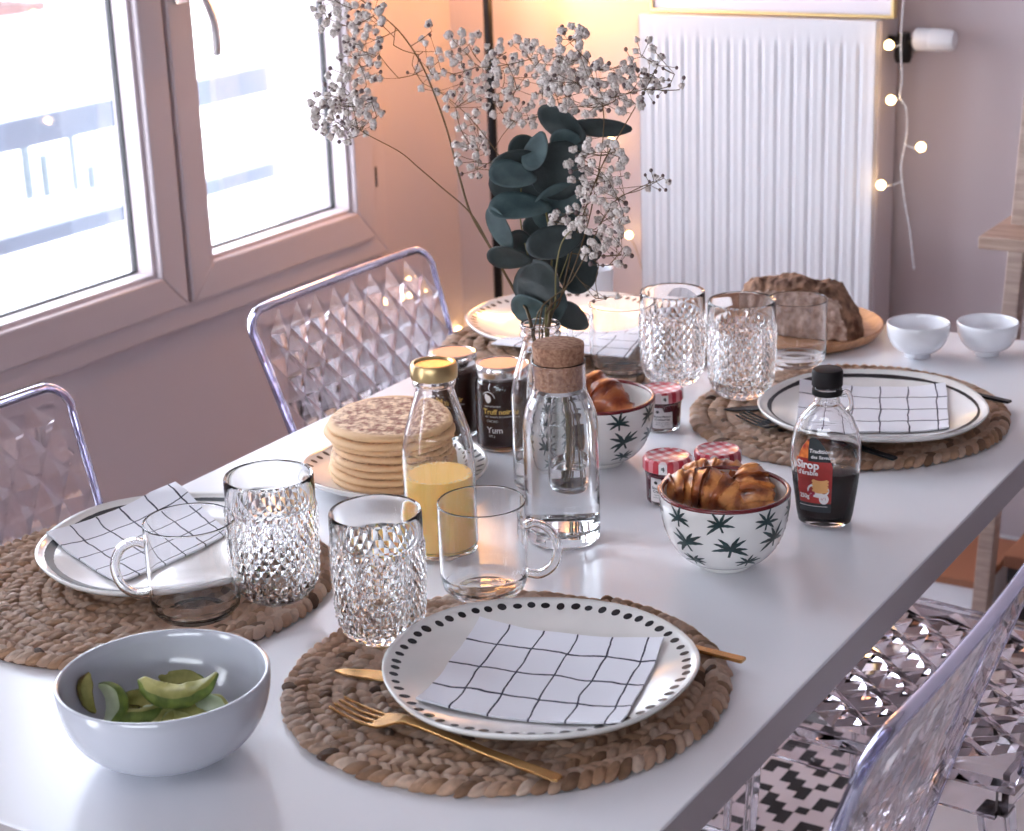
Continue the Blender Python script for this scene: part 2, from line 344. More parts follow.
GD=Vector((F.x,F.y,0)).normalized()
def base(px,py,z,rb): return at(px,py,z)+GD*rb
# ------------------------------------------------------------------ room
WX=-2.19; WY=3.30; CZ=2.6; X1=2.4; Y0=-2.6
b=MB(); b.box(WX-.3,X1+.3,Y0-.3,WY+.3,-.12,0); struct(b,'floor','floor',smooth=False)
b=MB(); b.box(WX-.3,X1+.3,Y0-.3,WY+.3,CZ,CZ+.12); struct(b,'ceiling','ceil',smooth=False)
WA,WB,WZ0,WZ1=1.12,3.0,.605,2.15       # main window opening (y range, z range)
DA,DB,DZ1=-1.9,-.5,2.2                 # assumed balcony opening nearer than the camera's view, sized for its light
b=MB()
b.box(WX-.25,WX,WB-.01,WY,0,CZ); b.box(WX-.25,WX,WA,WB,0,WZ0+.01); b.box(WX-.25,WX,WA,WB,WZ1,CZ)
b.box(WX-.25,WX,DB,WA,0,CZ); b.box(WX-.25,WX,DA,DB,DZ1,CZ); b.box(WX-.25,WX,Y0,DA,0,CZ)
struct(b,'wall_left','wall',smooth=False)
b=MB(); b.box(WX-.25,X1+.2,WY,WY+.2,0,CZ); struct(b,'wall_back','wall',smooth=False)
b=MB(); b.box(X1,X1+.2,Y0,WY,0,CZ); struct(b,'wall_right','wallr',smooth=False)
b=MB(); b.box(WX-.25,-1.2,Y0-.2,Y0,0,CZ); b.box(1.6,X1+.2,Y0-.2,Y0,0,CZ); b.box(-1.2,1.6,Y0-.2,Y0,1.9,CZ); b.box(-1.2,1.6,Y0-.2,Y0,0,1.3); struct(b,'wall_front','wallr',smooth=False)  # high opening added in this unseen wall to let fill light in
b=MB(); b.box(WX+.01,X1,WY-.014,WY,0,.09); struct(b,'baseboard_back','rad',smooth=False)
b=MB(); b.box(WX,WX+.014,WA,WY-.02,0,.09); struct(b,'baseboard_left','rad',smooth=False)
# window: outer frame and two sashes, each with rebated rails, gasket lines and a pane
def ring(mb,y0,y1,z0,z1,w,xa,xb,wb=None,wt=None):
    wb=wb or w; wt=wt or w
    mb.hexa([(xa,y0,z0),(xb,y0,z0),(xb,y1,z0),(xa,y1,z0),(xa,y0+w,z0+wb),(xb,y0+w,z0+wb),(xb,y1-w,z0+wb),(xa,y1-w,z0+wb)])
    mb.hexa([(xa,y0+w,z1-wt),(xb,y0+w,z1-wt),(xb,y1-w,z1-wt),(xa,y1-w,z1-wt),(xa,y0,z1),(xb,y0,z1),(xb,y1,z1),(xa,y1,z1)])
    mb.hexa([(xa,y0,z0),(xb,y0,z0),(xb,y0+w,z0+wb),(xa,y0+w,z0+wb),(xa,y0,z1),(xb,y0,z1),(xb,y0+w,z1-wt),(xa,y0+w,z1-wt)])
    mb.hexa([(xa,y1-w,z0+wb),(xb,y1-w,z0+wb),(xb,y1,z0),(xa,y1,z0),(xa,y1-w,z1-wt),(xb,y1-w,z1-wt),(xb,y1,z1),(xa,y1,z1)])
win=bpy.data.objects.new('window_1',None); COL.objects.link(win); win['kind']='structure'
FX=-2.152
b=MB(); ring(b,WA,WB-.002,WZ0,WZ1,.045,WX-.07,FX-.012); b.box(WX-.07,FX-.030,2.345,2.40,WZ0,WZ1); b.build('window_frame','pvc',win,bevel=.003)
for (a,c,nm) in ((1.80,2.374,'left'),(2.386,2.945,'right'),(1.165,1.79,'near')):
    b=MB(); ring(b,a,c,.647,2.105,.062,WX-.03,FX); sash=b.build('window_sash','pvc',win,bevel=.004)
    b=MB(); ring(b,a+.058,c-.058,.705,2.047,.012,WX-.03,FX-.014); b.build('glazing_bead','pvc',sash,bevel=.002)
    b=MB(); ring(b,a+.0685,c-.0685,.7155,2.0365,.0045,WX-.021,WX-.012); b.build('gasket','gasket',sash,smooth=False)
    b=MB(); b.box(WX-.022,WX-.018,a+.07,c-.07,.717,2.035); b.build('pane','pane',sash,smooth=False)
b=MB(); b.box(FX-.028,FX-.024,2.3745,2.3855,.65,2.1); b.build('gap_seal','gasket',win,smooth=False)
b=MB(); b.box(FX-.012,FX+.006,2.402,2.430,1.165,1.235)
b.tube(curve_pts([(FX+.004,2.416,1.20),(FX+.035,2.416,1.20),(FX+.045,2.425,1.185),(FX+.047,2.445,1.14),(FX+.045,2.452,1.10),(FX+.043,2.452,1.075)]),[.012]*4+[.0115]*26+[.010],10,flat=.7)
b.build('window_handle','silver',win,auto=50)
b=MB(); b.box(FX-.0115,FX-.0105,2.964,2.969,.745,.785); b.build('drain_slot','gasket',win,smooth=False)
# second opening, outside the frame of the picture: assumed balcony doors, sized for their light
w2=bpy.data.objects.new('window_unseen',None); COL.objects.link(w2); w2['kind']='structure'
b=MB(); ring(b,DA,DB,0,DZ1,.06,WX-.1,WX-.03); b.box(WX-.1,WX-.03,-1.24,-1.16,.06,DZ1-.06); b.build('window_frame','pvc',w2,bevel=.003)
# ------------------------------------------------------------------ outside
rl=thing('balcony_railing','blue grey panelled railing on the balcony outside the window','railing',(0,0,0))
def bar(z0,z1,y0=.2,y1=4.137,x=-3.2,t=.02):
    q=MB(); q.box(x-t,x+t,y0,y1,z0,z1); return q
bar(.752,.818).build('top_rail','railglass',rl,smooth=False); bar(.520,.558).build('bottom_rail','railglass',rl,smooth=False)
q=MB(); q.box(-3.215,-3.185,4.06,4.137,-.1,.752); q.build('post','railglass',rl,smooth=False)
b=MB(); b.box(-3.5,WX-.26,-2,4.4,-.3,-.1); o=b.build('balcony_slab','facade',smooth=False); tag(o,'white balcony slab outside below the window','balcony')
bd=thing('apartment_building','white rendered building with narrow dark windows across the street','building',(-9.2,9,-7))
b=MB(); b.box(-2.5,0,-12,9,0,7.26); b.build('wall','facade',bd,smooth=False)
for (ya,za,yb,zb) in ((8.634,-.95,8.707,-.60),(8.796,-.965,8.863,-.675),(9.077,-.976,9.13,-.561),(9.222,-.993,9.296,-.826),(10.308,-1.056,10.41,-.632),(7.2,-.95,7.4,-.6),(11.4,-1.0,11.6,-.6)):
    q=MB(); q.box(-.02,.02,ya-9,yb-9,za+7,zb+7); q.build('window','darkpane',bd,smooth=False)
b=MB(); b.box(-2.6,.12,-12.1,-.1,7.27,7.33); b.box(-2.4,-.35,-12,-.02,7.33,8.2); b.build('roof','rooftile',bd,smooth=False)
b=MB()
for k in range(70):
    s_=rnd.uniform(.05,.12); c=Vector((-9.30+rnd.uniform(-.12,.12),8.30+rnd.uniform(-.35,.30),.335+s_*.8+rnd.uniform(0,.22)))
    b.ell(c,(s_,0,0),(0,s_,0),(0,0,s_*.8),7,5)
o=b.build('roof_shrub','green'); tag(o,'dark green shrub on the roof outside, upper left of the window','shrub')
b=MB(); b.box(-40,WX-4,-30,40,-8,-7); struct(b,'ground_outside','facade',smooth=False)
# ------------------------------------------------------------------ radiator wall
RX0,RX1,RY,RZ0,RZ1=-1.672,-1.196,3.168,.091,1.075
rad=thing('radiator','white fluted panel radiator on the wall behind the table','radiator',(0,0,0))
b=MB(); nx=15*10; zs=[RZ0,RZ0+.001,RZ0+.035,RZ0+.042,RZ0+.05]+[RZ0+.1+.1*k for k in range(7)]+[RZ1-.052,RZ1-.044,RZ1-.036,RZ1-.001,RZ1]
vs=[];pit=(RX1-RX0-.03)/14
for z in zs:
    mk=1 if RZ0+.05<=z<=RZ1-.052 else (.5 if RZ0+.042<=z<=RZ1-.044 else 0)
    for i in range(nx+1):
        x=RX0+(RX1-RX0)*i/nx; u=((x-RX0-.015)/pit)%1
        d=0
        if .008<x-RX0<RX1-RX0-.008: d=math.exp(-((u-.5)/.12)**2)*.0052*mk+ (.0012*mk*math.cos(2*PI*u))
        vs.append((x,RY+d,z))
fs=[]
for j in range(len(zs)-1):
    for i in range(nx): a=j*(nx+1)+i; fs.append((a,a+1,a+nx+2,a+nx+1))
b.add(vs,fs); b.build('front_panel','rad',rad)
b=MB(); b.box(RX0,RX1,RY+.013,RY+.018,RZ0,RZ1); b.box(RX0,RX0+.001,RY,RY+.013,RZ0,RZ1); b.box(RX1-.001,RX1,RY,RY+.013,RZ0,RZ1); b.box(RX0,RX1,RY,RY+.018,RZ1,RZ1+.001); b.build('panel_edge','rad',rad,smooth=False)
for xa,xb in ((RX0-.002,RX0+.001),(RX1-.001,RX1+.003)):
    b=MB(); b.box(xa,xb,RY+.018,RY+.10,RZ0+.01,RZ1); b.build('side_panel','radside',rad,smooth=False)
b=MB(); b.box(RX0,RX1,RY+.018,RY+.10,RZ1-.012,RZ1); b.build('top_grille','rad',rad,smooth=False)
b=MB(); b.box(RX0+.1,RX0+.13,RY+.10,WY,.3,.9); b.box(RX1-.13,RX1-.1,RY+.10,WY,.3,.9); b.build('wall_bracket','radside',rad,smooth=False)
v=thing('radiator_valve','white thermostat knob on a dark valve at the radiator corner','valve',(0,0,0))
def rotx(mb,M): mb.v=[M@p for p in mb.v]; return mb
Mx=Matrix.Rotation(PI/2,4,'Y')
b=MB(); b.lathe([(0,0),(.010,0),(.010,.012),(.0125,.014),(.0125,.03),(.008,.034),(.008,.046),(0,.046)],20); rotx(b,Matrix.Translation((RX1+.003,3.225,1.034))@Mx@Matrix.Scale(1.15,4)); b.build('valve_stub','blackm',v,auto=40)
b=MB(); b.lathe([(0,-.03),(.011,-.03),(.0135,-.022),(.0135,-.006),(.010,0),(.010,.014),(0,.014)],20); b.tube([(0,0,-.012),(0,.075,-.012)],.008,12); rotx(b,Matrix.Translation((RX1+.030,3.225,1.034))@Matrix.Scale(1.2,4)); b.build('valve_body','blackm',v,auto=40)
b=MB(); b.lathe([(0,0),(.013,0),(.0185,.004),(.0185,.026),(.0175,.028),(.019,.030),(.0175,.060),(.014,.068),(0,.070)],28,fn=lambda p,a,r:p*1 if p.z<.03 else Vector((p.x*(1+.04*math.cos(a*9)),p.y*(1+.04*math.cos(a*9)),p.z))); rotx(b,Matrix.Translation((RX1+.050,3.225,1.040))@Mx@Matrix.Scale(1.1,4)); b.build('thermostat_head','rad',v,auto=35)
fr=thing('picture_frame','thin gold picture frame standing on top of the radiator','picture frame',(0,0,0))
b=MB(); fx0,fx1,fz0,fz1=-1.665,-1.176,1.0775,1.75; yf=3.20
b.box(fx0,fx1,yf,yf+.016,fz0,fz0+.006); b.box(fx0,fx1,yf,yf+.016,fz1-.006,fz1); b.box(fx0,fx0+.006,yf,yf+.016,fz0+.006,fz1-.006); b.box(fx1-.006,fx1,yf,yf+.016,fz0+.006,fz1-.006); b.build('frame','goldframe',fr,bevel=.001)
b=MB(); b.box(fx0+.006,fx1-.006,yf+.006,yf+.012,fz0+.006,fz1-.006); b.build('print','picture',fr,smooth=False)
# fairy lights
fl=thing('fairy_lights','thin wire of warm fairy lights hanging beside the radiator','fairy lights',(0,0,0))
wy=3.156
wp=[aty(x,y,wy) for x,y in ((905,-60),(905,-20),(902,20),(901,50),(902,80),(900,97),(906,108),(907,130),(904,148),(901,168),(903,190),(906,210),(910,232),(912,250),(914,270)) ]
b=MB(); pts=curve_pts(wp,5); b.tube(pts,.0011,6)
for i,(x,y) in enumerate(((889,45),(891,100),(921,147),(881,185))):
    P=aty(x,y,wy-.002); Q=min(pts,key=lambda q:(q-P).length); b.tube(curve_pts([Q,(Q+P)/2+Vector((0,0,-.004)),P],4),.0009,6)
for p in pts[::3]: b.ell(p,(.002,0,0),(0,.002,0),(0,0,.0035),6,4)
b.build('wire','paper',fl)
for (x,y) in ((889,45),(891,100),(921,147),(881,185)):
    P=aty(x,y,wy-.004); q=MB(); q.ell(P,(.0085,0,0),(0,.0085,0),(0,0,.0085),14,10); q.build('bulb','bulb',fl)
fl2=thing('fairy_lights','warm fairy lights strung low along the wall behind the flowers','fairy lights',(0,0,0))
BL=((611,141),(629,235),(645,303),(574,322),(541,318),(508,322),(480,323),(459,330),(600,190),(634,150))
b=MB(); seq=[aty(x,y,3.27) for x,y in ((598,60),(604,110),(611,141),(602,190),(629,235),(640,262),(645,303),(610,330),(574,322),(541,326),(508,324),(480,325),(450,333))]
b.tube(curve_pts(seq,5),.0009,6); b.build('wire','goldlid',fl2)
for (x,y) in BL[:8]:
    P=aty(x,y,3.266); q=MB(); q.ell(P,(.0075,0,0),(0,.0075,0),(0,0,.0075),14,10); q.build('bulb','bulb',fl2)
# floor lamp in the corner
lx,ly=-1.999,3.148
lp=thing('floor_lamp','slim black floor lamp with glowing globes in the orange corner','floor lamp',(lx,ly,0))
b=MB(); b.lathe([(0,0),(.11,0),(.11,.012),(.02,.02),(0,.02)],40); b.build('base','blackm',lp,auto=40)
b=MB(); b.tube([(0,0,.015),(0,0,1.72)],.0095,14); b.tube(curve_pts([(0,0,1.34),(.07,0,1.36),(.135,.0,1.33),(.147,0,1.275)]),.006,10); b.tube(curve_pts([(0,0,1.72),(-.03,-.02,1.76),(-.07,-.04,1.74)]),.006,10); b.build('pole','blackm',lp)
for gx,gy,gz in ((.147,0,1.205),(-.075,-.04,1.66)):
    q=MB(); q.ell((gx,gy,gz),(.068,0,0),(0,.068,0),(0,0,.068),24,16); q.build('globe','globe',lp)
# ------------------------------------------------------------------ ladder shelf at the right
sh=thing('ladder_shelf','pale oak open shelf unit with leaning posts at the right edge','shelf unit',(0,0,0))
def post(x0b,x0t,y0,y1,w=.026,zb=0,zt=1.7):
    q=MB(); q.hexa([(x0b,y0,zb),(x0b+w,y0,zb),(x0b+w,y1,zb),(x0b,y1,zb),(x0t,y0,zt),(x0t+w,y0,zt),(x0t+w,y1,zt),(x0t,y1,zt)]); return q
post(-.885,-.80,2.85,2.885).build('post','wood',sh,bevel=.002); post(-.885,-.80,3.23,3.265).build('post','wood',sh,bevel=.002)
post(-.30,-.30,2.85,2.885).build('post','wood',sh,bevel=.002); post(-.30,-.30,3.23,3.265).build('post','wood',sh,bevel=.002)
post(-.845,-.80,3.04,3.075,w=.03,zt=.785).build('post','wood',sh,bevel=.002)
b=MB(); b.box(-.864,-.26,2.75,3.27,.786,.806); b.build('shelf_board','woodx',sh,bevel=.002)
b=MB(); b.box(-.858,-.28,2.87,3.26,.085,.105); b.build('shelf_board','woodx',sh,bevel=.002)
bx=thing('storage_box','dark storage box with brown lid on the lowest shelf','box',(0,0,0))
b=MB(); b.box(-.835,-.45,2.90,3.22,.106,.20); b.build('body','darkbox',bx,bevel=.002)
b=MB(); b.box(-.84,-.445,2.895,3.225,.20,.222); b.build('lid','brownbox',bx,bevel=.002)
bx=thing('flat_case','brown flat case leaning beside the shelf post on the floor','case',(0,0,0))
b=MB(); b.hexa([(-1.02,2.98,.11),(-.90,2.98,.11),(-.90,3.2,.11),(-1.02,3.2,.11),(-1.02,2.98,.125),(-.90,2.98,.125),(-.90,3.2,.125),(-1.02,3.2,.125)]); b.build('lid','brownbox',bx,bevel=.002)
b=MB(); b.box(-1.015,-.905,2.985,3.195,.0,.11); b.build('body','paper',bx,bevel=.002)
# ------------------------------------------------------------------ rug
b=MB(); b.box(-1.95,-.80,1.0,2.68,0,.008); o=b.build('rug','rug',smooth=False); tag(o,'black and white stepped pattern woven rug under the table','rug')
# ------------------------------------------------------------------ table
TX0,TX1,TY1=-1.3593,-.5495,2.409
TY0=at(12,824).y
tb=thing('dining_table','long white dining table with grey sides in the middle','table',(0,0,0))
b=MB(); b.box(TX0,TX1,TY0,TY1,TZ-.004,TZ); b.build('tabletop','table',tb,bevel=.0012)
b=MB(); b.box(TX0+.0006,TX1-.0006,TY0+.0006,TY1-.0006,TZ-.037,TZ-.0042); b.build('edge_band','tedge',tb,smooth=False)
for lx_ in (TX0+.012,TX1-.062):
    for ly_ in (TY0+.012,TY1-.062):
        q=MB(); q.box(lx_,lx_+.05,ly_,ly_+.05,0.009,TZ-.037); q.build('leg','tedge',tb,bevel=.002)
# ------------------------------------------------------------------ chairs
def facet_panel(W0,W1,H,th,relief,nx,ny,fn,border=.028,cr=.035):
    """slab with pyramid facets; u across, v along. fn maps (u,v,w) to space. W0 width at v=0, W1 at v=1"""
    b=MB(); idx={}
    def half(v):
        w=(W0+(W1-W0)*v)/2; t=(1-v)*H
        if t<cr: w-= cr-math.sqrt(max(0,cr*cr-(cr-t)**2))
        return w
    def grid(front):
        o=len(b.v); vv=[0,.03]+[.03+(1-.03-border/H)*j/ny for j in range(1,ny+1)]+[1-border/H*.55,1-border/H*.2,1-.0005]
        rows=[]
        for jj,v in enumerate(vv):
            w=half(v); row=[]
            us=[-w,-w+border*.25,]+[(-w+border)+(2*w-2*border)*i/nx for i in range(nx+1)]+[w-border*.25,w]
            for ii,u in enumerate(us):
                d=0
                if front and 2<=ii<=nx+2 and 1<=jj<=ny+1:
                    i=ii-2; j=jj-1
                    edge=(i in (0,nx)) or (j in (0,ny))
                    d= 0 if edge else (relief if (i+j)%2 else -relief*.35)
                b.v.append(Vector(fn(u,v,(th/2+d) if front else -th/2))); row.append(len(b.v)-1)
            rows.append(row)
        for j in range(len(rows)-1):
            for i in range(len(rows[0])-1):
                a,c,d_,e=rows[j][i],rows[j][i+1],rows[j+1][i+1],rows[j+1][i]
                if front:
                    if (i+j-2-1)%2==0: fs=[(a,c,d_),(a,d_,e)]
                    else: fs=[(a,c,e),(c,d_,e)]
                else: fs=[(a,e,d_,c)]
                for f in fs: b.f.append(f); b.mi.append(0)
        return rows
    f=grid(True); k=grid(False)
    def strip(A,B):
        for i in range(len(A)-1): b.f.append((A[i],B[i],B[i+1],A[i+1])); b.mi.append(0)
    strip(f[0],k[0]); strip(list(reversed(f[-1])),list(reversed(k[-1])))
    strip([r[-1] for r in f],[r[-1] for r in k]); strip([r[0] for r in reversed(f)],[r[0] for r in reversed(k)])
    return b
def make_chair():
    # local: +x = rear, seat centred on y=0, origin on floor below the rear edge of the seat
    t=thing('polycarbonate_chair','x','chair',(0,0,0))
    SD,SH=.38,.45
    bk=facet_panel(.37,.43,.40,.011,.0075,18,12,lambda u,v,w:(.0+.095*v+.02*v*v-w*.97-.25*u*u*.6+.01,u,SH+.015+.368*v),border=.007)
    bk.build('backrest','acrylic',t,smooth=False,fix=2)
    def bp(v,u,w=0): return (.0+.095*v+.02*v*v-w*.97-.25*u*u*.6+.01,u,SH+.015+.368*v)
    rim=[]; cr=.035
    for k in range(13): v=k/12*.9; rim.append(bp(v,-(.37+.06*v)/2))
    for k in range(1,8): a=PI/2*k/8; rim.append(bp(1-cr*(1-math.sin(a))/.40,-(.215-cr*(1-math.cos(a)))))
    for k in range(1,18): rim.append(bp(1,-.18+.36*k/18))
    for k in range(7,0,-1): a=PI/2*k/8; rim.append(bp(1-cr*(1-math.sin(a))/.40,(.215-cr*(1-math.cos(a)))))
    for k in range(12,-1,-1): v=k/12*.9; rim.append(bp(v,(.37+.06*v)/2))
    q=MB(); q.tube(rim,.0060,10); q.build('backrest_rim','acrylic_edge',t)
    st=facet_panel(.385,.415,SD,.016,.008,12,10,lambda u,v,w:(-SD*v-.0,u,SH-.002+w-.012*math.sin(PI*min(1,v))*0),border=.02,cr=.03)
    st.build('seat','acrylic',t,smooth=False,fix=2)
    q=MB()
    for s in (-1,1): q.box(-SD+.03,-.02,s*.19-.004,s*.19+.004,SH-.045,SH-.010)
    q.box(-SD+.02,-SD+.028,-.185,.185,SH-.045,SH-.010); q.box(-.022,-.014,-.17,.17,SH-.045,SH-.010)
    q.build('seat_skirt','acrylic',t,smooth=False)
    for (x,y,dx,dy) in ((-SD+.045,-.175,-.02,-.012),(-SD+.045,.175,-.02,.012),(-.03,-.165,.06,-.012),(-.03,.165,.06,.012)):
        q=MB(); a=.017; c=.012
        q.hexa([(x+dx-c,y+dy-c,0.009),(x+dx+c,y+dy-c,0.009),(x+dx+c,y+dy+c,0.009),(x+dx-c,y+dy+c,0.009),(x-a,y-a,SH-.046),(x+a,y-a,SH-.046),(x+a,y+a,SH-.046),(x-a,y+a,SH-.046)])
        q.build('leg','acrylic',t,bevel=.003)
    return t
ch=make_chair(); GR='clear faceted chairs around the table'
spots=((-.524,1.322,0,'clear faceted chair at lower right, its back top nearest the camera'),
       (-.47,1.945,math.radians(-4),'clear faceted chair at right whose seat shows past the table edge'),
       (-1.445,2.045,PI,'clear faceted chair by the wall under the right window sash'),
       (-1.455,1.285,PI,'clear faceted chair cut off by the left edge, below the window'))
for i,(x,y,rz,lb) in enumerate(spots):
    c=ch if i==0 else copy_tree(ch)
    c.location=(x,y,0); c.rotation_euler=(0,0,rz); tag(c,lb,'chair',GR)
# ------------------------------------------------------------------ placemats
def mat_mesh():
    b=MB(); tone=[]; uvs=[]; rg=random.Random(3)
    b.lathe([(0,.0005),(.174,.0005),(.175,.002),(0,.002)],64); tone+=[.0]*len(b.v); uvs+=[(0,0)]*len(b.v)
    pitch=.0200; th=0.0; R0_=.009; Rm=.1800
    rows=0
    while True:
        r=R0_+pitch*th/(2*PI)
        if r>Rm: break
        step=.0108/max(r,.010); tk=min(1,(Rm-r)/.0030); r-=(1-tk)*.008
        for side in (-1,1):
            t2=th+(0 if side<0 else step*.5); rr=r+side*.0049
            c,s=math.cos(t2),math.sin(t2); rad_=Vector((c,s,0)); tan=Vector((-s,c,0))
            a=side*math.radians(35+rg.uniform(-8,8)); L=.0100*rg.uniform(.92,1.14)*(.6+.4*tk); W=.0054*rg.uniform(.88,1.12)*(.5+.5*tk)
            d=(math.cos(a)*tan-math.sin(a)*rad_); e=(math.sin(a)*tan+math.cos(a)*rad_)
            tilt=rg.uniform(.05,.28); ctr=rad_*rr+Vector((0,0,.0054+rg.uniform(-.0006,.0006)))
            n0=len(b.v); A_=(d+Vector((0,0,tilt))).normalized()*L*1.12; E_=e*W*.97; Z_=Vector((0,0,1))*.0057*rg.uniform(.88,1.1); nu,nv=9,8; vv=[ctr-A_]; ff=[]
            for jj in range(1,nv):
                x=-math.cos(PI*jj/nv); w_=max(0,1-x*x)**.78
                for ii in range(nu): q_=2*PI*ii/nu; vv.append(ctr+A_*x+E_*math.cos(q_)*w_+Z_*math.sin(q_)*w_)
            vv.append(ctr+A_); tp=len(vv)-1
            for ii in range(nu):
                kk=(ii+1)%nu; ff.append((0,1+kk,1+ii)); ff.append((tp,tp-nu+ii,tp-nu+kk))
                for jj in range(nv-2): aa=1+jj*nu; ff.append((aa+ii,aa+kk,aa+nu+kk,aa+nu+ii))
            b.add(vv,ff)
            tn=min(1,max(0,rg.gauss(.60,.24)))
            for i in range(n0,len(b.v)):
                q=b.v[i]-ctr; tone.append(tn); uvs.append((q.dot(d)*600,q.dot(e)*600+rg.random()*0+tn*3))
        th+=step
    o=b.build('woven_placemat','straw'); me=o.data
    at_=me.attributes.new('tone','FLOAT','POINT'); at_.data.foreach_set('value',tone)
    uv=me.uv_layers.new(name='UVMap'); flat=[]
    for l in me.loops: flat+=uvs[l.vertex_index]
    uv.data.foreach_set('uv',flat)
    return o
mo=mat_mesh()
PM=((-.773,1.206,-1.9,'round woven straw placemat in the front under the dot-rimmed plate'),
    (-1.197,1.221,.2,'round woven straw placemat at left behind the avocado bowl'),
    (-.779,2.002,-1.4,'round woven straw placemat at far right with black cutlery'),
    (-1.220,2.128,4.0,'round woven straw placemat mostly hidden beyond the flower vase'))
for i,(x,y,rz,lb) in enumerate(PM):
    c=mo if i==0 else mo.copy()
    if i: COL.objects.link(c)
    c.location=(x-.0045,y-.003,TZ+.0002); c.scale=(1.05,1.05,1); c.rotation_euler=(0,0,rz); tag(c,lb,'placemat','round woven placemats on the table')
# ------------------------------------------------------------------ plates
PR=.132
def plate_z(r,R=PR):
    t=r/R
    if t<.58: return .0055+.001*(t/.58)**2
    u=(t-.58)/.42; return .0065+.0125*u**1.5
def make_plate(kind,R,seed,label):
    rg=random.Random(seed); ph=[rg.uniform(0,6.28) for _ in range(4)]
    wob=lambda a:1+.008*math.sin(2*a+ph[0])+.006*math.sin(3*a+ph[1])+.004*math.sin(5*a+ph[2])
    wz=lambda a:.0012*math.sin(2*a+ph[3])+.0008*math.sin(5*a+ph[0])
    b=MB(); prof=[(0,.0015),(R*.52,.0015),(R*.54,0),(R*.60,0),(R*.62,.0025)]
    prof+=[(R*t,plate_z(R*t,R)-.0045) for t in (.70,.78,.86,.93,.975)]+[(R*.995,plate_z(R,R)-.0022),(R,plate_z(R,R)),(R*.992,plate_z(R,R)+.0012)]
    prof+=[(R*t,plate_z(R*t,R)) for t in (.97,.93,.88,.82,.76,.7,.64,.58,.45,.3,.12)]+[(0,.0055)]
    def dfm(v,a,r):
        k=(r/R)**3; return Vector((v.x*(1+(wob(a)-1)*k),v.y*(1+(wob(a)-1)*k),v.z+wz(a)*k))
    b.lathe(prof,96,fn=dfm)
    def S_(a,r,e=.00025):
        v=Vector((r*math.cos(a),r*math.sin(a),plate_z(r,R)+e)); return dfm(v,a,r)
    if kind=='dots':
        n=58 if R>.12 else 40; a=0
        for k in range(n):
            a=2*PI*k/n+rg.uniform(-.008,.008); rr=R*.918+rg.uniform(-.0012,.0012); sx=rg.uniform(.0030,.0044)*(1 if R>.12 else .8); sy=rg.uniform(.0036,.0050)
            vs=[S_(a,rr)]; m_=14
            for i in range(m_):
                q=2*PI*i/m_; vs.append(S_(a+sx*math.cos(q)/rr,rr+sy*math.sin(q)))
            b.add(vs,[(0,1+i,1+(i+1)%m_) for i in range(m_)],1)
    else:
        n=160; vs=[]
        for i in range(n):
            a=2*PI*i/n; w=.0030+.0013*math.sin(a*2+ph[1])+.0006*math.sin(a*7+ph[2])+rg.uniform(-.0003,.0003); c=R*.905+.001*math.sin(3*a)
            for j in range(4): vs.append(S_(a,c-w+2*w*j/3,.0003))
        fs=[]
        for i in range(n):
            k=(i+1)%n
            for j in range(3): fs.append((i*4+j,i*4+j+1,k*4+j+1,k*4+j))
        b.add(vs,fs,1)
    return b
PZ=.7645
PL=(('dots',-.736,1.201,.133,1,'cream plate with black dotted rim, front placemat, grid napkin'),
    ('band',-1.205,1.271,.133,2,'cream plate with black painted band at the left edge'),
    ('band',-.736,1.971,.133,3,'cream plate with black painted band behind the syrup bottle'),
    ('dots',-1.262,2.160,.140,4,'cream plate with black dotted rim, seen beyond the flower vase'))
plates=[]
for k,x,y,R,sd,lb in PL:
    o=make_plate(k,R,sd,lb).build('dinner_plate',['stoneware','ink'],loc=(x,y,PZ)); tag(o,lb,'plate','dinner plates on the placemats'); plates.append(o)
def napkin(px,cx,cy,R,label,nu,nv,seed,zz=.0):
    # px: four corners (u0v0,u1v0,u1v1,u0v1) as plane points
    C=[Vector(p) for p in px]; n=24; b=MB(); rg=random.Random(seed); uv=[]
    def P(u,v,e):
        p=C[0]*(1-u)*(1-v)+C[1]*u*(1-v)+C[2]*u*v+C[3]*(1-u)*v
        r=math.hypot(p.x-cx,p.y-cy); z=PZ+plate_z(min(r,R),R)
        z=max(z,PZ+.0055)+.0012+zz+.0012*noise.noise(Vector((p.x*28,p.y*28,seed)))
        p2=Vector((p.x+.0015*noise.noise(Vector((p.y*30,0,seed))),p.y+.0015*noise.noise(Vector((p.x*30,5,seed))),z+e)); return p2
    vs=[];fs=[]
    for lay,e in ((0,.0022),(1,0.0002)):
        for i in range(n+1):
            for j in range(n+1): vs.append(P(i/n,j/n,e)); uv.append((i/n,j/n))
    m_=(n+1)*(n+1)
    for i in range(n):
        for j in range(n):
            a=i*(n+1)+j; fs.append((a,a+n+1,a+n+2,a+1)); fs.append((m_+a,m_+a+1,m_+a+n+2,m_+a+n+1))
    def e_(i,j): return i*(n+1)+j
    bd=[e_(i,0) for i in range(n)]+[e_(n,j) for j in range(n)]+[e_(i,n) for i in range(n,0,-1)]+[e_(0,j) for j in range(n,0,-1)]
    for i in range(len(bd)): a,c=bd[i],bd[(i+1)%len(bd)]; fs.append((a,m_+a,m_+c,c))
    b.add(vs,fs); o=b.build('cloth_napkin',napkin_mat('grid_napkin',nu,nv,seed),fix=False,auto=60)
    l=o.data.uv_layers.new(name='UVMap'); fl_=[]
    for lo in o.data.loops: fl_+=uv[lo.vertex_index]
    l.data.foreach_set('uv',fl_); tag(o,label,'napkin','grid napkins on the plates'); return o
Z=.774
napkin([at(416,699,.780),at(479,613,.784),at(664,632,.786),at(621,726,.781)],-.736,1.201,.133,'white napkin with dark grid on the dotted plate in front',3.75,5.3,1)
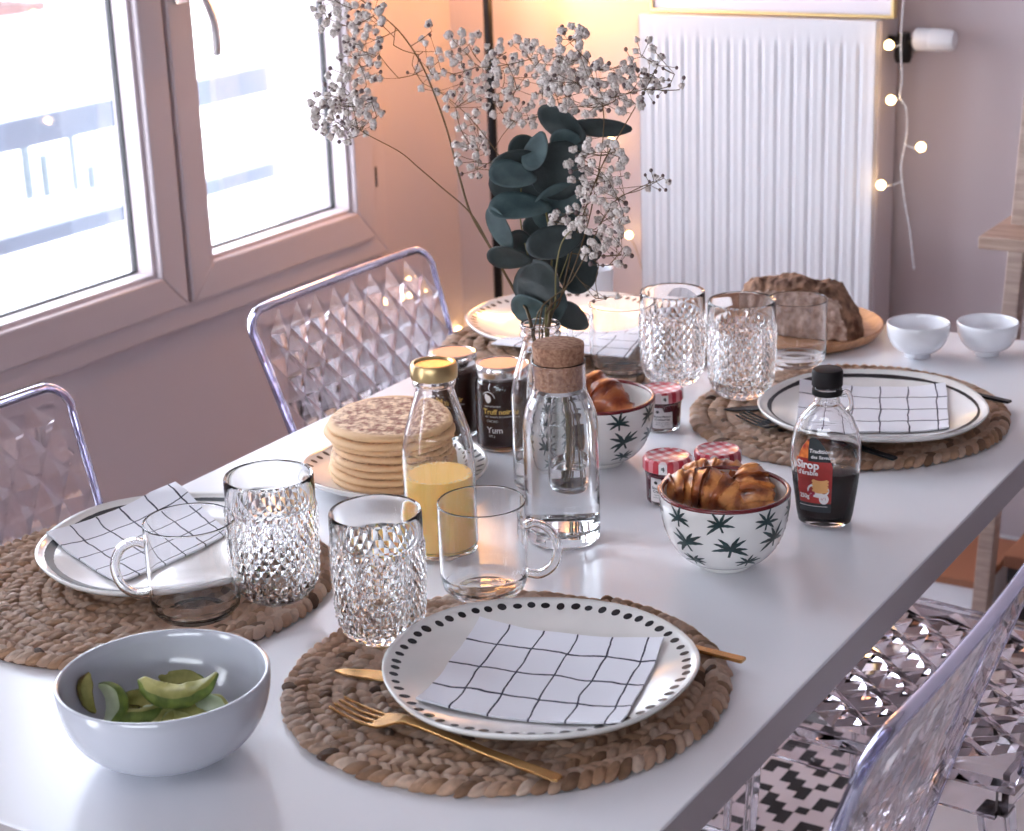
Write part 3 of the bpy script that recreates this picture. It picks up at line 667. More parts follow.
napkin([at(48,543,Z),at(176,493,Z),at(236,533,Z),at(118,583,Z)],-1.205,1.271,.133,'white napkin with dark grid on the plate at the left edge',5.2,4.1,2.3)
napkin([at(796,432,Z),at(800,386,Z),at(946,390,Z),at(949,431,Z)],-.736,1.971,.133,'white napkin with dark grid on the plate behind the syrup bottle',3.7,5.25,3)
napkin([at(492,352,Z),at(540,330,Z),at(655,334,Z),at(628,366,Z)],-1.262,2.160,.140,'white napkin with dark grid on the plate beyond the vase',4.2,5.0,4)
# ------------------------------------------------------------------ cutlery
def make_fork(mat,L=.205):
    t=MB() # along +x from tine tips(0) to handle end(L); arch in z
    tip=.0015
    for k in range(4):
        y=(k-1.5)*.0070
        pts=[(0,y*.93,.0075),(.012,y*.97,.0050),(.028,y,.0028),(.045,y,.0026),(.052,y,.0036)]
        t.tube(curve_pts(pts,4),[.0010]+[.0016]*8+[.0019]*8,6,flat=.8)
    def sec(x,w,z,h=.0011): return [(x,-w,z-h),(x,w,z-h),(x,w,z+h),(x,-w,z+h)]
    S_=[(.044,.0124,.0028),(.052,.0128,.0042),(.060,.0118,.0068),(.067,.0075,.0096),(.074,.0046,.0108),(.09,.0042,.0104),(.12,.0042,.0080),(.16,.0046,.0048),(L-.003,.0048,.0024),(L,.0040,.0022)]
    vs=[];fs=[]
    for x,w,z in S_: vs+=sec(x,w,z,.0013)
    for i in range(len(S_)-1):
        for k in range(4): l=(k+1)%4; fs.append((i*4+k,(i+1)*4+k,(i+1)*4+l,i*4+l))
    fs.append((0,1,2,3)); q=(len(S_)-1)*4; fs.append((q+3,q+2,q+1,q)); t.add(vs,fs); return t
def make_knife():
    S_=[(0,.0012,.0016),(.01,.0062,.0016),(.03,.0088,.0017),(.07,.0090,.0018),(.085,.0048,.0024),(.10,.0036,.0028),(.16,.0042,.0030),(.207,.0048,.0030),(.210,.0040,.0026)]
    t=MB();vs=[];fs=[]
    for x,w,h in S_: vs+=[(x,-w,.0),(x,w,.0),(x,w*.9,h),(x,-w*.9,h)]
    for i in range(len(S_)-1):
        for k in range(4): l=(k+1)%4; fs.append((i*4+k,(i+1)*4+k,(i+1)*4+l,i*4+l))
    fs.append((0,1,2,3)); q=(len(S_)-1)*4; fs.append((q+3,q+2,q+1,q)); t.add(vs,fs); return t
def lay(mb,name,mat,p0,p1,z0,label,cat,group,pitch=0,roll=0,bev=.0004):
    p0=Vector((p0[0],p0[1],0)); p1=Vector((p1[0],p1[1],0)); a=math.atan2(p1.y-p0.y,p1.x-p0.x)
    o=mb.build(name,mat,loc=(p0.x,p0.y,z0),bevel=bev,fix=2); o.rotation_euler=(roll,pitch,a); return tag(o,label,cat,group)
zf=.7625
def make_spoon():
    S_=[(0,.0045,.0030),(.003,.0050,.0030),(.05,.0044,.0030),(.11,.0034,.0028),(.145,.0040,.0024),(.152,.0105,.0022),(.165,.0165,.0020),(.180,.0180,.0018),(.194,.0140,.0018),(.203,.0050,.0018),(.205,.0010,.0018)]
    t=MB();vs=[];fs=[]
    for x,w,h in S_: vs+=[(x,-w,.0),(x,w,.0),(x,w*.9,h),(x,-w*.9,h)]
    for i in range(len(S_)-1):
        for k in range(4): l=(k+1)%4; fs.append((i*4+k,(i+1)*4+k,(i+1)*4+l,i*4+l))
    fs.append((0,1,2,3)); q=(len(S_)-1)*4; fs.append((q+3,q+2,q+1,q)); t.add(vs,fs); return t
for f0,f1,k0,k1,s0,s1,m_,cl,pl_ in (((337,706),(560,780),(335,668.5),(384,674),(744,661),(695,649),'gold','gold','dotted plate'),
        ((741,416),(916,465),(724,408),(764,406),(1010,402.5),(985,397),'blackm','black','banded plate at right')):
    lay(make_fork(m_,.222),'dinner_fork',m_,at(*f0,.766),at(*f1,.764),zf,cl+' fork lying in front of the '+pl_,'fork','forks on the placemats')
    lay(make_knife(),'table_knife',m_,at(*k0,.764),at(*k1,.764),.7612,cl+' knife with its blade tip showing left of the '+pl_,'knife','knives on the placemats')
    lay(make_spoon(),'table_spoon',m_,at(*s0,.762),at(*s1,.762),.7612,cl+' spoon whose handle sticks out right of the '+pl_,'spoon','spoons on the placemats')
# ------------------------------------------------------------------ tumblers and mugs
def make_tumbler():
    H=.1285; Rm=.0425; nd=30; cols=nd*2; rows=14; nd=26; cols=nd*2
    def rad_(z):
        if z<.030: t=z/.030; return .0275+(.0410-.0275)*math.sin(t*PI/2)**.8
        return .0410+.0018*math.sin(min(1,(z-.03)/.05)*PI/2)-.0006*max(0,(z-.10)/.03)
    b=MB(); ri=.0385
    zt=.098; z0=.004; vs=[];rowsI=[]
    def ringv(fr,z,n=cols):
        o=len(vs)
        for i in range(n): a=2*PI*i/n; r=fr(i) if callable(fr) else fr; vs.append((r*math.cos(a),r*math.sin(a),z))
        return o
    R_=[ringv(.001,.002),ringv(.022,.001),ringv(.0262,0)]
    for j in range(rows+1):
        z=z0+(zt-z0)*j/rows; base=rad_(z)
        amp=.0014 if 0<j<rows else 0
        R_.append(ringv(lambda i,j=j:base+(amp if (i+j)%2 else -amp*.7),z))
    R_+= [ringv(rad_(zt)-.0004,zt+.002),ringv(rad_(H-.002),zt+.004),ringv(rad_(H-.002),zt+.012),ringv(rad_(H),H-.004),ringv(rad_(H)-.0003,H-.002),ringv(rad_(H)-.0012,H),ringv(.0392,H-.001),ringv(.0390,H-.0025),ringv(.0388,H-.006),ringv(.0386,.10),ringv(.0384,.08),ringv(.0380,.05),ringv(.0360,.024),ringv(.029,.012),ringv(.015,.009),ringv(.001,.0085)]
    fs=[]; k0=3
    for q in range(len(R_)-1):
        for i in range(cols):
            k=(i+1)%cols; a,c,d_,e=R_[q]+i,R_[q]+k,R_[q+1]+k,R_[q+1]+i
            if k0<=q<k0+rows:
                j=q-k0
                if (i+j)%2==0: fs+=[(a,c,d_),(a,d_,e)]
                else: fs+=[(a,c,e),(c,d_,e)]
            else: fs.append((a,c,d_,e))
    fs.append(tuple(reversed(range(R_[0],R_[0]+cols)))); fs.append(tuple(range(R_[-1],R_[-1]+cols)))
    b.add(vs,fs); return b.build('cut_glass_tumbler','cutglass',auto=12)
tm=make_tumbler()
for i,((x,y,z),s,lb) in enumerate(((base(381,648,MZ,.027),.985,'diamond cut clear tumbler at the left rim of the front plate'),(base(275,607,MZ,.027),1.0,'diamond cut clear tumbler behind the avocado bowl, beside the mug'),
        (base(675,388,MZ,.027),.975,'diamond cut clear tumbler behind the small red lidded jar'),(base(744,401,MZ,.027),.99,'diamond cut clear tumbler in front of the bread loaf'))):
    c=tm if i==0 else tm.copy()
    if i: COL.objects.link(c)
    c.location=(x,y,z if 1 else 0); c.scale=(s,s,s*.955); c.rotation_euler=(0,0,i*1.3); tag(c,lb,'glass','diamond cut tumblers')
def make_mug():
    t=thing('glass_mug','x','mug',(0,0,0)); b=MB(); H=.094
    b.lathe(sup([(0,.003),(.020,.0015),(.028,0),(.034,.001),(.040,.008),(.0425,.020),(.0428,.05),(.0425,H-.001),(.0418,H),(.0410,H-.001),(.0408,.05),(.0405,.022),(.038,.012),(.032,.0075),(.018,.006),(0,.006)]),56)
    b.build('glass_body','glass',t,fix=True)
    h=MB(); h.tube(curve_pts([(.0418,0,.070),(.052,0,.0735),(.066,0,.066),(.0725,0,.049),(.068,0,.031),(.055,0,.021),(.0420,0,.022)],6),.0036,12,flat=1.3); h.build('handle','glass',t)
    return t
mg=make_mug()
for i,((x,y,z),rz,s,lb) in enumerate(((base(485,606,MZ,.034),math.radians(20),.98,'clear glass mug beside the juice bottle, handle to the right'),(base(192,628,MZ,.034),math.radians(212),1.0,'clear glass mug in front of the left plate, handle to the left'),
       (base(624,379,MZ,.034),math.radians(190),.98,'clear glass mug on the far placemat behind the croissant bowl'),(base(800,371,MZ,.034),math.radians(205),.93,'clear glass mug in front of the bread loaf'))):
    c=mg if i==0 else copy_tree(mg)
    c.location=(x,y,z); c.rotation_euler=(0,0,rz); c.scale=(s,s,s); tag(c,lb,'mug','clear glass mugs')
# ------------------------------------------------------------------ bowls
def bowl_prof(R,H,fr,fh,t=.0035,pw=.5):
    out=[(0,.0015),(fr-.004,.0015),(fr-.002,0),(fr,0),(fr+.0005,fh)]
    n=12
    for i in range(1,n+1): u=i/n; out.append((fr+(R-fr)*math.sin(u*PI/2)**(.9)*1.0, fh+(H-fh)*(1-math.cos(u*PI/2))**pw if 0 else fh+(H-fh)*u**1.75))
    inn=[]
    for r,z in out[4:]:
        inn.append((max(r-t,0),z+t*.4 if z<H*.6 else z))
    top=[(R-t*.3,H+.0012),(R-t*.7,H+.0012)]
    inn=[(r,min(z+.001,H)) for r,z in reversed(inn)]
    inn=[p for p in inn if p[0]>fr*.9]
    return out,top,inn+[(fr*.5,fh+t+.000),(0,fh+t)]
def make_bowl(R,H,fr,fh,t=.0035): o,tp,i=bowl_prof(R,H,fr,fh,t); b=MB(); b.lathe(o+tp+i,72); return b,o
b,_=make_bowl(.0852,.070,.034,.004,.004)
o=b.build('serving_bowl','greyceramic',loc=(-.950,.976,TZ+.0005),auto=60); tag(o,'large pale grey bowl of avocado slices at the front left','bowl')
for i,(x,y,s,lb) in enumerate(((-.791,2.279,1.0,'small white bowl beside the bread board, left of its twin'),(-.712,2.325,.97,'small white bowl at the far right end of the table'))):
    if i==0:
        b,_=make_bowl(.0415,.047,.017,.007,.0025); sb=b.build('small_bowl','ceramic',auto=60); c=sb
    else: c=sb.copy(); COL.objects.link(c)
    c.location=(x,y,TZ+.0005); c.scale=(s,s,s*.97); tag(c,lb,'bowl','small white bowls')
def palm_bowl(label,loc,rz):
    R,H=.0635,.0775; b,prof=make_bowl(R,H,.027,.005,.0035); P=prof[4:]
    # arc length map from rim downwards
    arc=[(0,P[-1])]
    for q in range(len(P)-2,-1,-1):
        arc.append((arc[-1][0]+math.hypot(P[q][0]-P[q+1][0],P[q][1]-P[q+1][1]),P[q]))
    def surf(a,s,e=.0004):
        s=max(0,min(s,arc[-1][0]-1e-5))
        for k in range(len(arc)-1):
            if arc[k+1][0]>=s:
                t=(s-arc[k][0])/(arc[k+1][0]-arc[k][0]); p,q=arc[k][1],arc[k+1][1]; r=p[0]+(q[0]-p[0])*t; z=p[1]+(q[1]-p[1])*t
                nx_,nz=(p[1]-q[1]),-(p[0]-q[0]); l=math.hypot(nx_,nz) or 1; r+=e*nx_/l; z+=e*nz/l; return Vector((r*math.cos(a),r*math.sin(a),z)),r
    n=72 # red rim
    vs=[];fs=[]; rp=[(R+.0002,H-.0018),(R+.0005,H+.0002),(R-.0008,H+.0016),(R-.0028,H+.0016),(R-.0038,H+.0002),(R-.0040,H-.0015)]
    b.lathe(rp,n,mi=2) if 0 else None
    for i in range(n):
        a=2*PI*i/n
        for r,z in rp: vs.append((r*math.cos(a),r*math.sin(a),z))
    for i in range(n):
        k=(i+1)%n
        for q in range(len(rp)-1): fs.append((i*6+q,k*6+q,k*6+q+1,i*6+q+1))
    b.add(vs,fs,2)
    rg=random.Random(5)
    def palm(a0,s0,sc,rot):
        rl=surf(a0,s0)[1]
        def pt(x,y): return surf(a0+x/rl,s0-y)[0]
        for k in range(7):
            an=rot+math.radians(-10+k*33+rg.uniform(-7,7)); L=.0175*sc*rg.uniform(.8,1.15); W=.0021*sc
            dx,dy=math.cos(an),math.sin(an); nx_,ny_=-dy,dx; m_=6; vs=[]; fs=[]
            for i in range(m_+1):
                t=i/m_; w=W*math.sin(PI*min(1,.12+t*.88))**.7*(1 if i%2 else .8); bend=-.004*sc*t*t*(1 if dx>0 else -1)
                cx,cy=dx*L*t+nx_*bend,dy*L*t+ny_*bend
                vs+=[pt(cx+nx_*w,cy+ny_*w),pt(cx-nx_*w,cy-ny_*w)]
            for i in range(m_): fs.append((2*i,2*i+1,2*i+3,2*i+2))
            b.add(vs,fs,1)
        w=.0013*sc; vs=[pt(-w+math.cos(rot-PI/2)*.0,0),pt(w,0),pt(w+math.cos(rot-PI/2)*.009*sc,math.sin(rot-PI/2)*.009*sc),pt(-w+math.cos(rot-PI/2)*.009*sc,math.sin(rot-PI/2)*.009*sc)]; b.add(vs,[(0,1,2,3)],1)
    for k in range(9): palm(k*2*PI/9+rg.uniform(-.05,.05),.015+rg.uniform(-.002,.002),.85,rg.uniform(-.9,.6))
    for k in range(8): palm(k*2*PI/8+.36+rg.uniform(-.05,.05),.038+rg.uniform(-.003,.003),1.05,rg.uniform(-.6,.5))
    for k in range(6): palm(k*2*PI/6+.2+rg.uniform(-.05,.05),.060,.75,rg.uniform(-.4,.4))
    o=b.build('palm_print_bowl',['stoneware','ink_blue','redrim'],loc=loc,rz=rz,auto=60); return tag(o,label,'bowl','palm print bowls of croissants')
palm_bowl('white palm print bowl with a red rim holding croissants, in front',(-.7200,1.5305,TZ+.0005),.2)
palm_bowl('white palm print bowl with a red rim behind the water carafe',(-.973,1.735,TZ+.0005),1.4)
# ------------------------------------------------------------------ croissants
def croissant(L,R,bend,seg,seed,mat,name,label,cat,loc,rot,group=None,fat=.85):
    b=MB(); n=90; mm=28; vs=[];fs=[]; rg=random.Random(seed)
    for i in range(n+1):
        u=i/n; s=(u-.5)*2; an=s*bend; rad0=L/2/max(bend,.01); c=Vector((rad0*math.sin(an),-rad0*(1-math.cos(an)),0)); t=Vector((math.cos(an),-math.sin(an),0)); nn=Vector((math.sin(an),math.cos(an),0))
        env=max(0,1-abs(s)**2.3)**.62; ph=(abs(s)*seg)%1; step=1-.20*ph+.05*(abs(s)*seg//1==0)
        r=R*env*step+.0008
        for k in range(mm):
            a=2*PI*k/mm; tw=.10*math.sin(a*1+u*3); uu=abs(s)*seg+tw*2+.18*math.sin(a+seed); r2=R*env*(1-.20*(uu%1))+.0008
            v=c+nn*math.cos(a)*r2+Vector((0,0,1))*math.sin(a)*r2*fat
            v+= (v-c).normalized()*(.0026*noise.noise(v*75+Vector((seed,0,0)))+.0014*noise.noise(v*190)+.0007*noise.noise(v*420)) if r2>.002 else Vector((0,0,0))
            vs.append(v)
    for i in range(n):
        for k in range(mm): l=(k+1)%mm; fs.append((i*mm+k,(i+1)*mm+k,(i+1)*mm+l,i*mm+l))
    fs.append(tuple(range(mm))); fs.append(tuple(reversed([n*mm+k for k in range(mm)]))); b.add(vs,fs)
    o=b.build(name,mat,loc=loc,auto=70); o.rotation_euler=rot; return tag(o,label,cat,group)
CB=Vector((-.731,1.534,TZ)); G='croissants in the front palm print bowl'
D=math.degrees
croissant(.097,.0235,.80,4.2,3,'croissant','croissant','golden croissant lying across the front of the palm bowl','croissant',at(706,489,.817),(.25,.12,math.radians(12)),G)
croissant(.072,.0225,.35,3.4,8,'croissant','croissant','golden croissant standing with its tip up at the bowl right','croissant',at(753,497,.812),(.2,math.radians(48),math.radians(-60)),G)
croissant(.088,.018,.6,4,12,'croissant','croissant','darker croissant at the back of the front palm bowl','croissant',at(724,474,.816),(0,.05,math.radians(8)),G)
croissant(.070,.020,.5,4,15,'croissant','croissant','croissant lower in the front bowl beneath the others','croissant',at(722,500,.797),(0,0,math.radians(80)),G)
croissant(.080,.026,.55,1.6,21,'brioche','brioche_roll','glossy brown bread roll in the bowl behind the carafe','bread roll',at(606,398,.826),(.1,.5,math.radians(-15)),'rolls in the rear palm print bowl')
croissant(.076,.024,.5,1.3,25,'brioche','brioche_roll','dark glossy bread roll sticking up behind the cork stopper','bread roll',at(590,392,.830),(.2,.35,math.radians(60)),'rolls in the rear palm print bowl')
# ------------------------------------------------------------------ avocado slices
def avo(label,p,th,lean,arc,Ra,w,mats,seed=0):
    b=MB(); n=34; m_=16; vs=[]; fs=[]; mi=[]; sd=Vector((seed*3.1,1,1)); rg=random.Random(seed)
    for i in range(n+1):
        u=i/n; a=-arc/2+arc*u; env=max(.05,math.sin(PI*(.03+.94*u)))**.62*(.85+.3*u); c=Vector((Ra*math.sin(a),Ra*math.cos(a)-Ra,0)); nn=Vector((math.sin(a),math.cos(a),0))
        for k in range(m_):
            q=2*PI*k/m_; x=math.cos(q); z=math.sin(q)
            # wedge section: rounded skin outside, flat cut faces meeting inside
            wx=w*env*(x if x>0 else x*1.15); wz=w*env*.85*z*(1 if x>0 else (1+x)*.8+.2)
            v=c+nn*wx+Vector((0,0,wz)); v+=Vector((noise.noise(v*110+sd),noise.noise(v*110+sd*2),noise.noise(v*110+sd*3)))*.0016; vs.append(v)
    for i in range(n):
        for k in range(m_):
            l=(k+1)%m_; fs.append((i*m_+k,(i+1)*m_+k,(i+1)*m_+l,i*m_+l)); x=math.cos(2*PI*(k+.5)/m_); mi.append(0 if x>.5 else 1)
            if x<-.85 and (seed%2 or rg.random()<.2): mi[-1]=2
    fs.append(tuple(range(m_))); fs.append(tuple(reversed([n*m_+k for k in range(m_)]))); mi+=[1,1]
    b.add(vs,fs); b.mi=mi; o=b.build('avocado_slice',mats)
    RH=Vector((RR.x,RR.y,0)).normalized(); UPV=GD*math.cos(math.radians(lean))+Vector((0,0,1))*math.sin(math.radians(lean)); t=math.radians(th)
    Y=RH*math.cos(t)+UPV*math.sin(t); X=RH*math.sin(t)-UPV*math.cos(t); Zv=X.cross(Y); M=Matrix((X,Y,Zv)).transposed().to_4x4(); M.translation=p; o.matrix_world=M
    return tag(o,label,'avocado slice','avocado slices in the grey bowl')
A1=['avo_out','avo_in','avo_brown']; A2=['avo_out','avo_pale','avo_pale']
avo('pale avocado slice standing against the left of the bowl',at(117,700,.793),12,58,2.7,.0155,.0085,A2,2)
avo('browned avocado slice at the far left of the bowl',at(85,694,.796),190,62,1.5,.0240,.0060,['avo_brown','avo_in','avo_brown'],5)
avo('long green avocado slice curving over the top of the pile',at(178,697,.795),-88,42,2.1,.0360,.0100,A1,4)
avo('green avocado slice half hidden at the back of the pile',at(178,676,.782),88,25,1.9,.0300,.0085,A1,1)
avo('avocado slice with its back toward the bowl middle',at(150,698,.785),75,20,1.6,.0360,.0095,A1,3)
avo('short pale avocado slice at the right end of the pile',at(212,703,.785),62,15,1.7,.0230,.0090,['avo_in','avo_pale','avo_in'],6)
avo('avocado slice curving at the left bottom of the bowl',at(140,716,.779),-80,12,1.7,.0270,.0095,A1,7)
avo('avocado slice crossing beneath the top slice',at(190,712,.778),98,8,1.8,.0290,.0095,A1,8)
avo('green avocado slice at the back left of the pile',at(132,702,.781),125,20,1.8,.0250,.0085,A1,9)
avo('avocado slice nearest the front rim of the bowl',at(166,718,.775),84,5,1.7,.0340,.0095,A1,10)
avo('yellowish avocado slice low in the middle of the pile',at(170,707,.779),-60,10,1.7,.0270,.0095,['avo_in','avo_pale','avo_in'],12)
# ------------------------------------------------------------------ bottles
def glass_lathe(outer,t,n=56,ib=.006):
    """closed wall from an outer profile (r,z) bottom to top"""
    inn=[(max(r-t,.0005),z if z>ib else ib) for r,z in outer if r>t*2]
    inn=[p for p in inn if p[1]>ib]
    return sup(outer+[(outer[-1][0]-t*.5,outer[-1][1]+.0006)]+list(reversed(inn))+[(max(inn[0][0]-.004,.001),ib),(0,ib)])
BOT=[(0,.003),(.026,.001),(.031,0),(.0355,.003),(.0365,.009),(.0365,.100),(.0358,.112),(.0330,.128),(.0275,.145),(.0225,.160),(.0195,.170),(.0185,.176)]
jb=thing('juice_bottle','glass bottle half full of orange juice with a gold lid','bottle',(-.989,1.433,TZ+.0005))
b=MB(); b.lathe(glass_lathe(BOT+[(.0215,.177),(.0215,.180),(.0190,.182),(.0190,.190)],.0022),56); b.build('glass_body','glass',jb,fix=True)
b=MB(); JL=.083; b.lathe([(0,.0064)]+[(r-.0025,max(z,.0064)) for r,z in BOT[2:5]]+[(.0340,.012),(.0340,JL-.001),(.0336,JL)]+[(0,JL)],56); b.build('juice','juice',jb,fix=True,auto=50)
b=MB(); rg=random.Random(2)
for k in range(90):
    a=rg.uniform(0,2*PI); r=rg.uniform(.0295,.0330); s_=rg.uniform(.0005,.0013); b.ell((r*math.cos(a),r*math.sin(a),JL),(s_,0,0),(0,s_,0),(0,0,s_*.7),6,4)
b.build('foam','foam',jb)
b=MB(); b.lathe([(0,.1905),(.0205,.1905),(.0225,.184),(.0230,.184),(.0235,.1865),(.0235,.196),(.0222,.199),(.0195,.1995),(.0180,.1975),(0,.1975)],60,fn=lambda v,a,r:v); b.build('lid','goldlid',jb,auto=35,fix=False)
# vase
vz=Vector((-.990,1.640,TZ+.0005))
vs_=thing('bottle_vase','tall clear glass bottle used as a vase behind the carafe','vase',vz)
b=MB(); b.lathe(glass_lathe([(r*.95,z*.99) for r,z in BOT[:-2]]+[(.0195,.166),(.0200,.170),(.0222,.172),(.0222,.175),(.0200,.1765),(.0200,.179),(.0222,.181),(.0222,.184),(.0212,.186)],.0022),56); b.build('glass_body','glass',vs_,fix=True)
b=MB(); b.lathe(sup([(0,.0064),(.030,.0064),(.0320,.010),(.0320,.034),(0,.034)]),48); b.build('water','water',vs_,fix=True)
# carafe
cf=thing('water_carafe','clear glass carafe of water closed with a cork stopper','carafe',(-.894,1.514,TZ+.0005))
CP=[(0,.004),(.028,.002),(.033,0),(.0370,.003),(.0382,.010),(.0384,.060),(.0384,.122),(.0372,.134),(.0335,.146),(.0292,.155),(.0272,.162),(.0268,.172),(.0268,.189),(.0272,.1905)]
b=MB(); b.lathe(glass_lathe(CP,.0022,ib=.014),64); b.build('glass_body','glass',cf,fix=True)
b=MB(); b.lathe(sup([(0,.0144),(.030,.0144),(.0345,.018),(.0358,.026),(.0360,.122),(.0348,.1335),(.0312,.145),(.0268,.1545),(.0250,.160),(0,.160)]),64); b.build('water','water',cf,fix=True,auto=60)
b=MB(); b.lathe([(0,.164),(.0236,.164),(.0242,.166),(.0245,.190),(.0262,.2065),(.0258,.2085),(.0240,.2092),(0,.2092)],48); b.build('cork_stopper','cork',cf,auto=50)
# chocolate spread jars
def face_angle(C): return math.atan2(-C[1],-C[0])
def spread_jar(loc,label,s):
    t=thing('spread_jar',label,'jar',loc,0,'jars of brown spread'); t.scale=(s,s,s)
    b=MB(); o=[(0,.003),(.024,.001),(.027,0),(.0300,.003),(.0305,.008),(.0305,.074),(.0290,.081),(.0270,.086),(.0268,.090)]
    b.lathe(glass_lathe(o,.0018),48); b.build('glass_body','glass',t,fix=True)
    b=MB(); b.lathe(sup([(0,.0058),(.0275,.0058),(.0290,.009),(.0290,.073),(.0275,.080),(.0250,.084),(0,.084)]),48); b.build('spread','cocoa',t,fix=True,auto=60)
    b=MB(); b.lathe([(0,.0905),(.0265,.0905),(.0285,.088),(.0292,.089),(.0292,.099),(.0280,.1015),(.0255,.1020),(.0240,.1010)],48); lid=b.build('lid','silver',t,auto=40)
    b=MB(); b.lathe([(.0242,.0998),(.0241,.1010),(0,.1012)],48); b.build('lid_disc','copper',t,auto=40)
    a0=face_angle(loc); r=.0307
    def f(x,y): a=a0+x/r; return Vector((r*math.cos(a),r*math.sin(a),y))
    b=MB(); 
    decal(b,discshape(-.016,.0655,.0036,.0048),f,0); decal(b,discshape(-.0185,.068,.0022,.004),f,0)
    arcs=[]; 
    for i in range(14): a=math.radians(150-i*11); arcs+= [(-.016+.0085*math.cos(a),.066+.0085*math.sin(a)),(-.016+.0077*math.cos(a),.066+.0077*math.sin(a))]
    decal(b,(arcs,[(2*i,2*i+1,2*i+3,2*i+2) for i in range(13)]),f,0)
    decal(b,text2d('aux amandes',.0038),f,0,-.021,.0560); decal(b,text2d('Truff noir',.0085,bold=.0002),f,1,-.023,.0475)
    decal(b,text2d('aux saveurs de noisettes',.0034),f,0,-.021,.0435); decal(b,text2d('CACAO',.0040),f,0,-.019,.0375)
    decal(b,text2d('Yum',.0105,bold=.0002),f,0,-.019,.0245); decal(b,text2d('300 g',.0036),f,0,-.017,.0195)
    b.build('label_print',['print_w','print_y'],t,smooth=False)
    return t
spread_jar((-1.103,1.734,TZ+.0005),'jar of brown spread, front one, its printed label facing the camera',1.0)
spread_jar((-1.179,1.748,TZ+.0005),'jar of brown spread, rear one, behind the gold lidded bottle',1.0)
# jam jars
def jam_jar(loc,label,s,da=0):
    t=thing('jam_jar',label,'jar',loc,0,'small jam jars with gingham lids'); t.scale=(s,s,s)
    b=MB(); o=[(0,.002),(.017,.001),(.0195,0),(.0215,.002),(.0220,.006),(.0225,.026),(.0235,.034),(.0230,.0385)]
    nn=12
    fc=lambda v,a,r:Vector((v.x*(1-.012*(1-abs(math.cos(a*nn/2)))),v.y*(1-.012*(1-abs(math.cos(a*nn/2)))),v.z))
    b.lathe(glass_lathe(o,.0015,ib=.004),72,fn=fc); b.build('glass_body','glass',t,fix=True)
    b=MB(); b.lathe(sup([(0,.0038),(.0190,.0038),(.0204,.0065),(.0211,.026),(.0217,.0335),(0,.0335)]),48); b.build('jam','jamred',t,fix=True,auto=60)
    b=MB(); b.lathe([(0,.0392),(.0225,.0392),(.0250,.0372),(.0258,.0380),(.0256,.0480),(.0240,.0500),(.0222,.0504),(.0210,.0495),(0,.0497)],56); b.build('lid','gingham',t,auto=40)
    a0=face_angle(loc)+da; r=.0229
    def f(x,y,e=0): a=a0+x/(r+e); return Vector(((r+e)*math.cos(a),(r+e)*math.sin(a),y))
    b=MB(); decal(b,gridshape(-.0125,.0125,.0055,.0305,12,2,top=lambda x:.026 if x>.002 else .0315),f,0)
    g=lambda x,y:f(x,y,.00015)
    decal(b,text2d('Bonne Maman',.0037,'CENTER',.00008),g,1,0,.0195); decal(b,text2d('Cranberries',.0038,'CENTER',.0001),g,1,0,.0158)
    for k,(tx,sz_) in enumerate((('Confiture extra',.0024),('preparee avec des fruits',.0019),('30 g',.0024))): decal(b,text2d(tx,sz_,'CENTER'),g,1,0,.0125-.0025*k)
    decal(b,discshape(-.006,.0265,.0022,.0018),g,1)
    b.build('label',['label','print_k'],t,smooth=False)
    rl_=.0260
    def h(x,y,e=0): a=a0+x/rl_; return Vector(((rl_+e)*math.cos(a),(rl_+e)*math.sin(a),y))
    b=MB(); decal(b,gridshape(-.0015,.0075,.0375,.0482,6,1),h,0); g2=lambda x,y:h(x,y,.00015)
    for (cx,cy,rx,ry) in ((.0030,.0430,.0022,.0007),(.0038,.0430,.0008,.0028),(.0028,.0445,.0016,.0006)): decal(b,discshape(cx,cy,rx,ry),g2,1)
    b.build('lid_seal',['print_w','print_k'],t,smooth=False); return t
jam_jar((-.963,1.872,TZ+.0005),'small jam jar with gingham lid between the palm bowl and tumbler',.99)
jam_jar((-.8475,1.658,TZ+.0005),'small jam jar with gingham lid behind the croissant bowl, left one',1.03,-.3)
jam_jar((-.8095,1.703,TZ+.0005),'small jam jar with gingham lid behind the croissant bowl, right one',1.0,.2)
# syrup flask
sl=Vector((-.6740,1.6738,TZ+.0005)); sy=thing('syrup_bottle','flat glass syrup bottle with a black cap and red label','bottle',sl,math.atan2(RR.y,RR.x)-math.radians(15))
SO=[(0,.003),(.018,.001),(.0235,0),(.0270,.003),(.0290,.012),(.0335,.045),(.0360,.070),(.0358,.085),(.0330,.101),(.0270,.115),(.0195,.124),(.0140,.130),(.0125,.136),(.0122,.146)]
KY=.66
fl_=lambda v,a,r:Vector((v.x,v.y*(KY+(1-KY)*max(0,min(1,(v.z-.112)/.02))),v.z))
b=MB(); b.lathe(glass_lathe(SO,.0022,ib=.006),64,fn=fl_); b.build('glass_body','glass',sy,fix=True)
SI=[(max(0,r-.0016),z) for r,z in SO if .006<z]; lv=.058
sp=[(0,.0058),(.0225,.0058),(.0255,.009)]+[(r,z) for r,z in SI if .009<z<lv]+[(.0330,lv-.0003),(.0325,lv),(0,lv)]
b=MB(); b.lathe(sp,64,fn=fl_); b.build('syrup','syrup',sy,fix=True,auto=60)
b=MB(); b.tube(curve_pts([(.0125,0,.140),(.0205,0,.1425),(.0240,0,.134),(.0235,0,.126),(.0200,0,.1215)],6),.0026,10); b.build('handle','glass',sy)
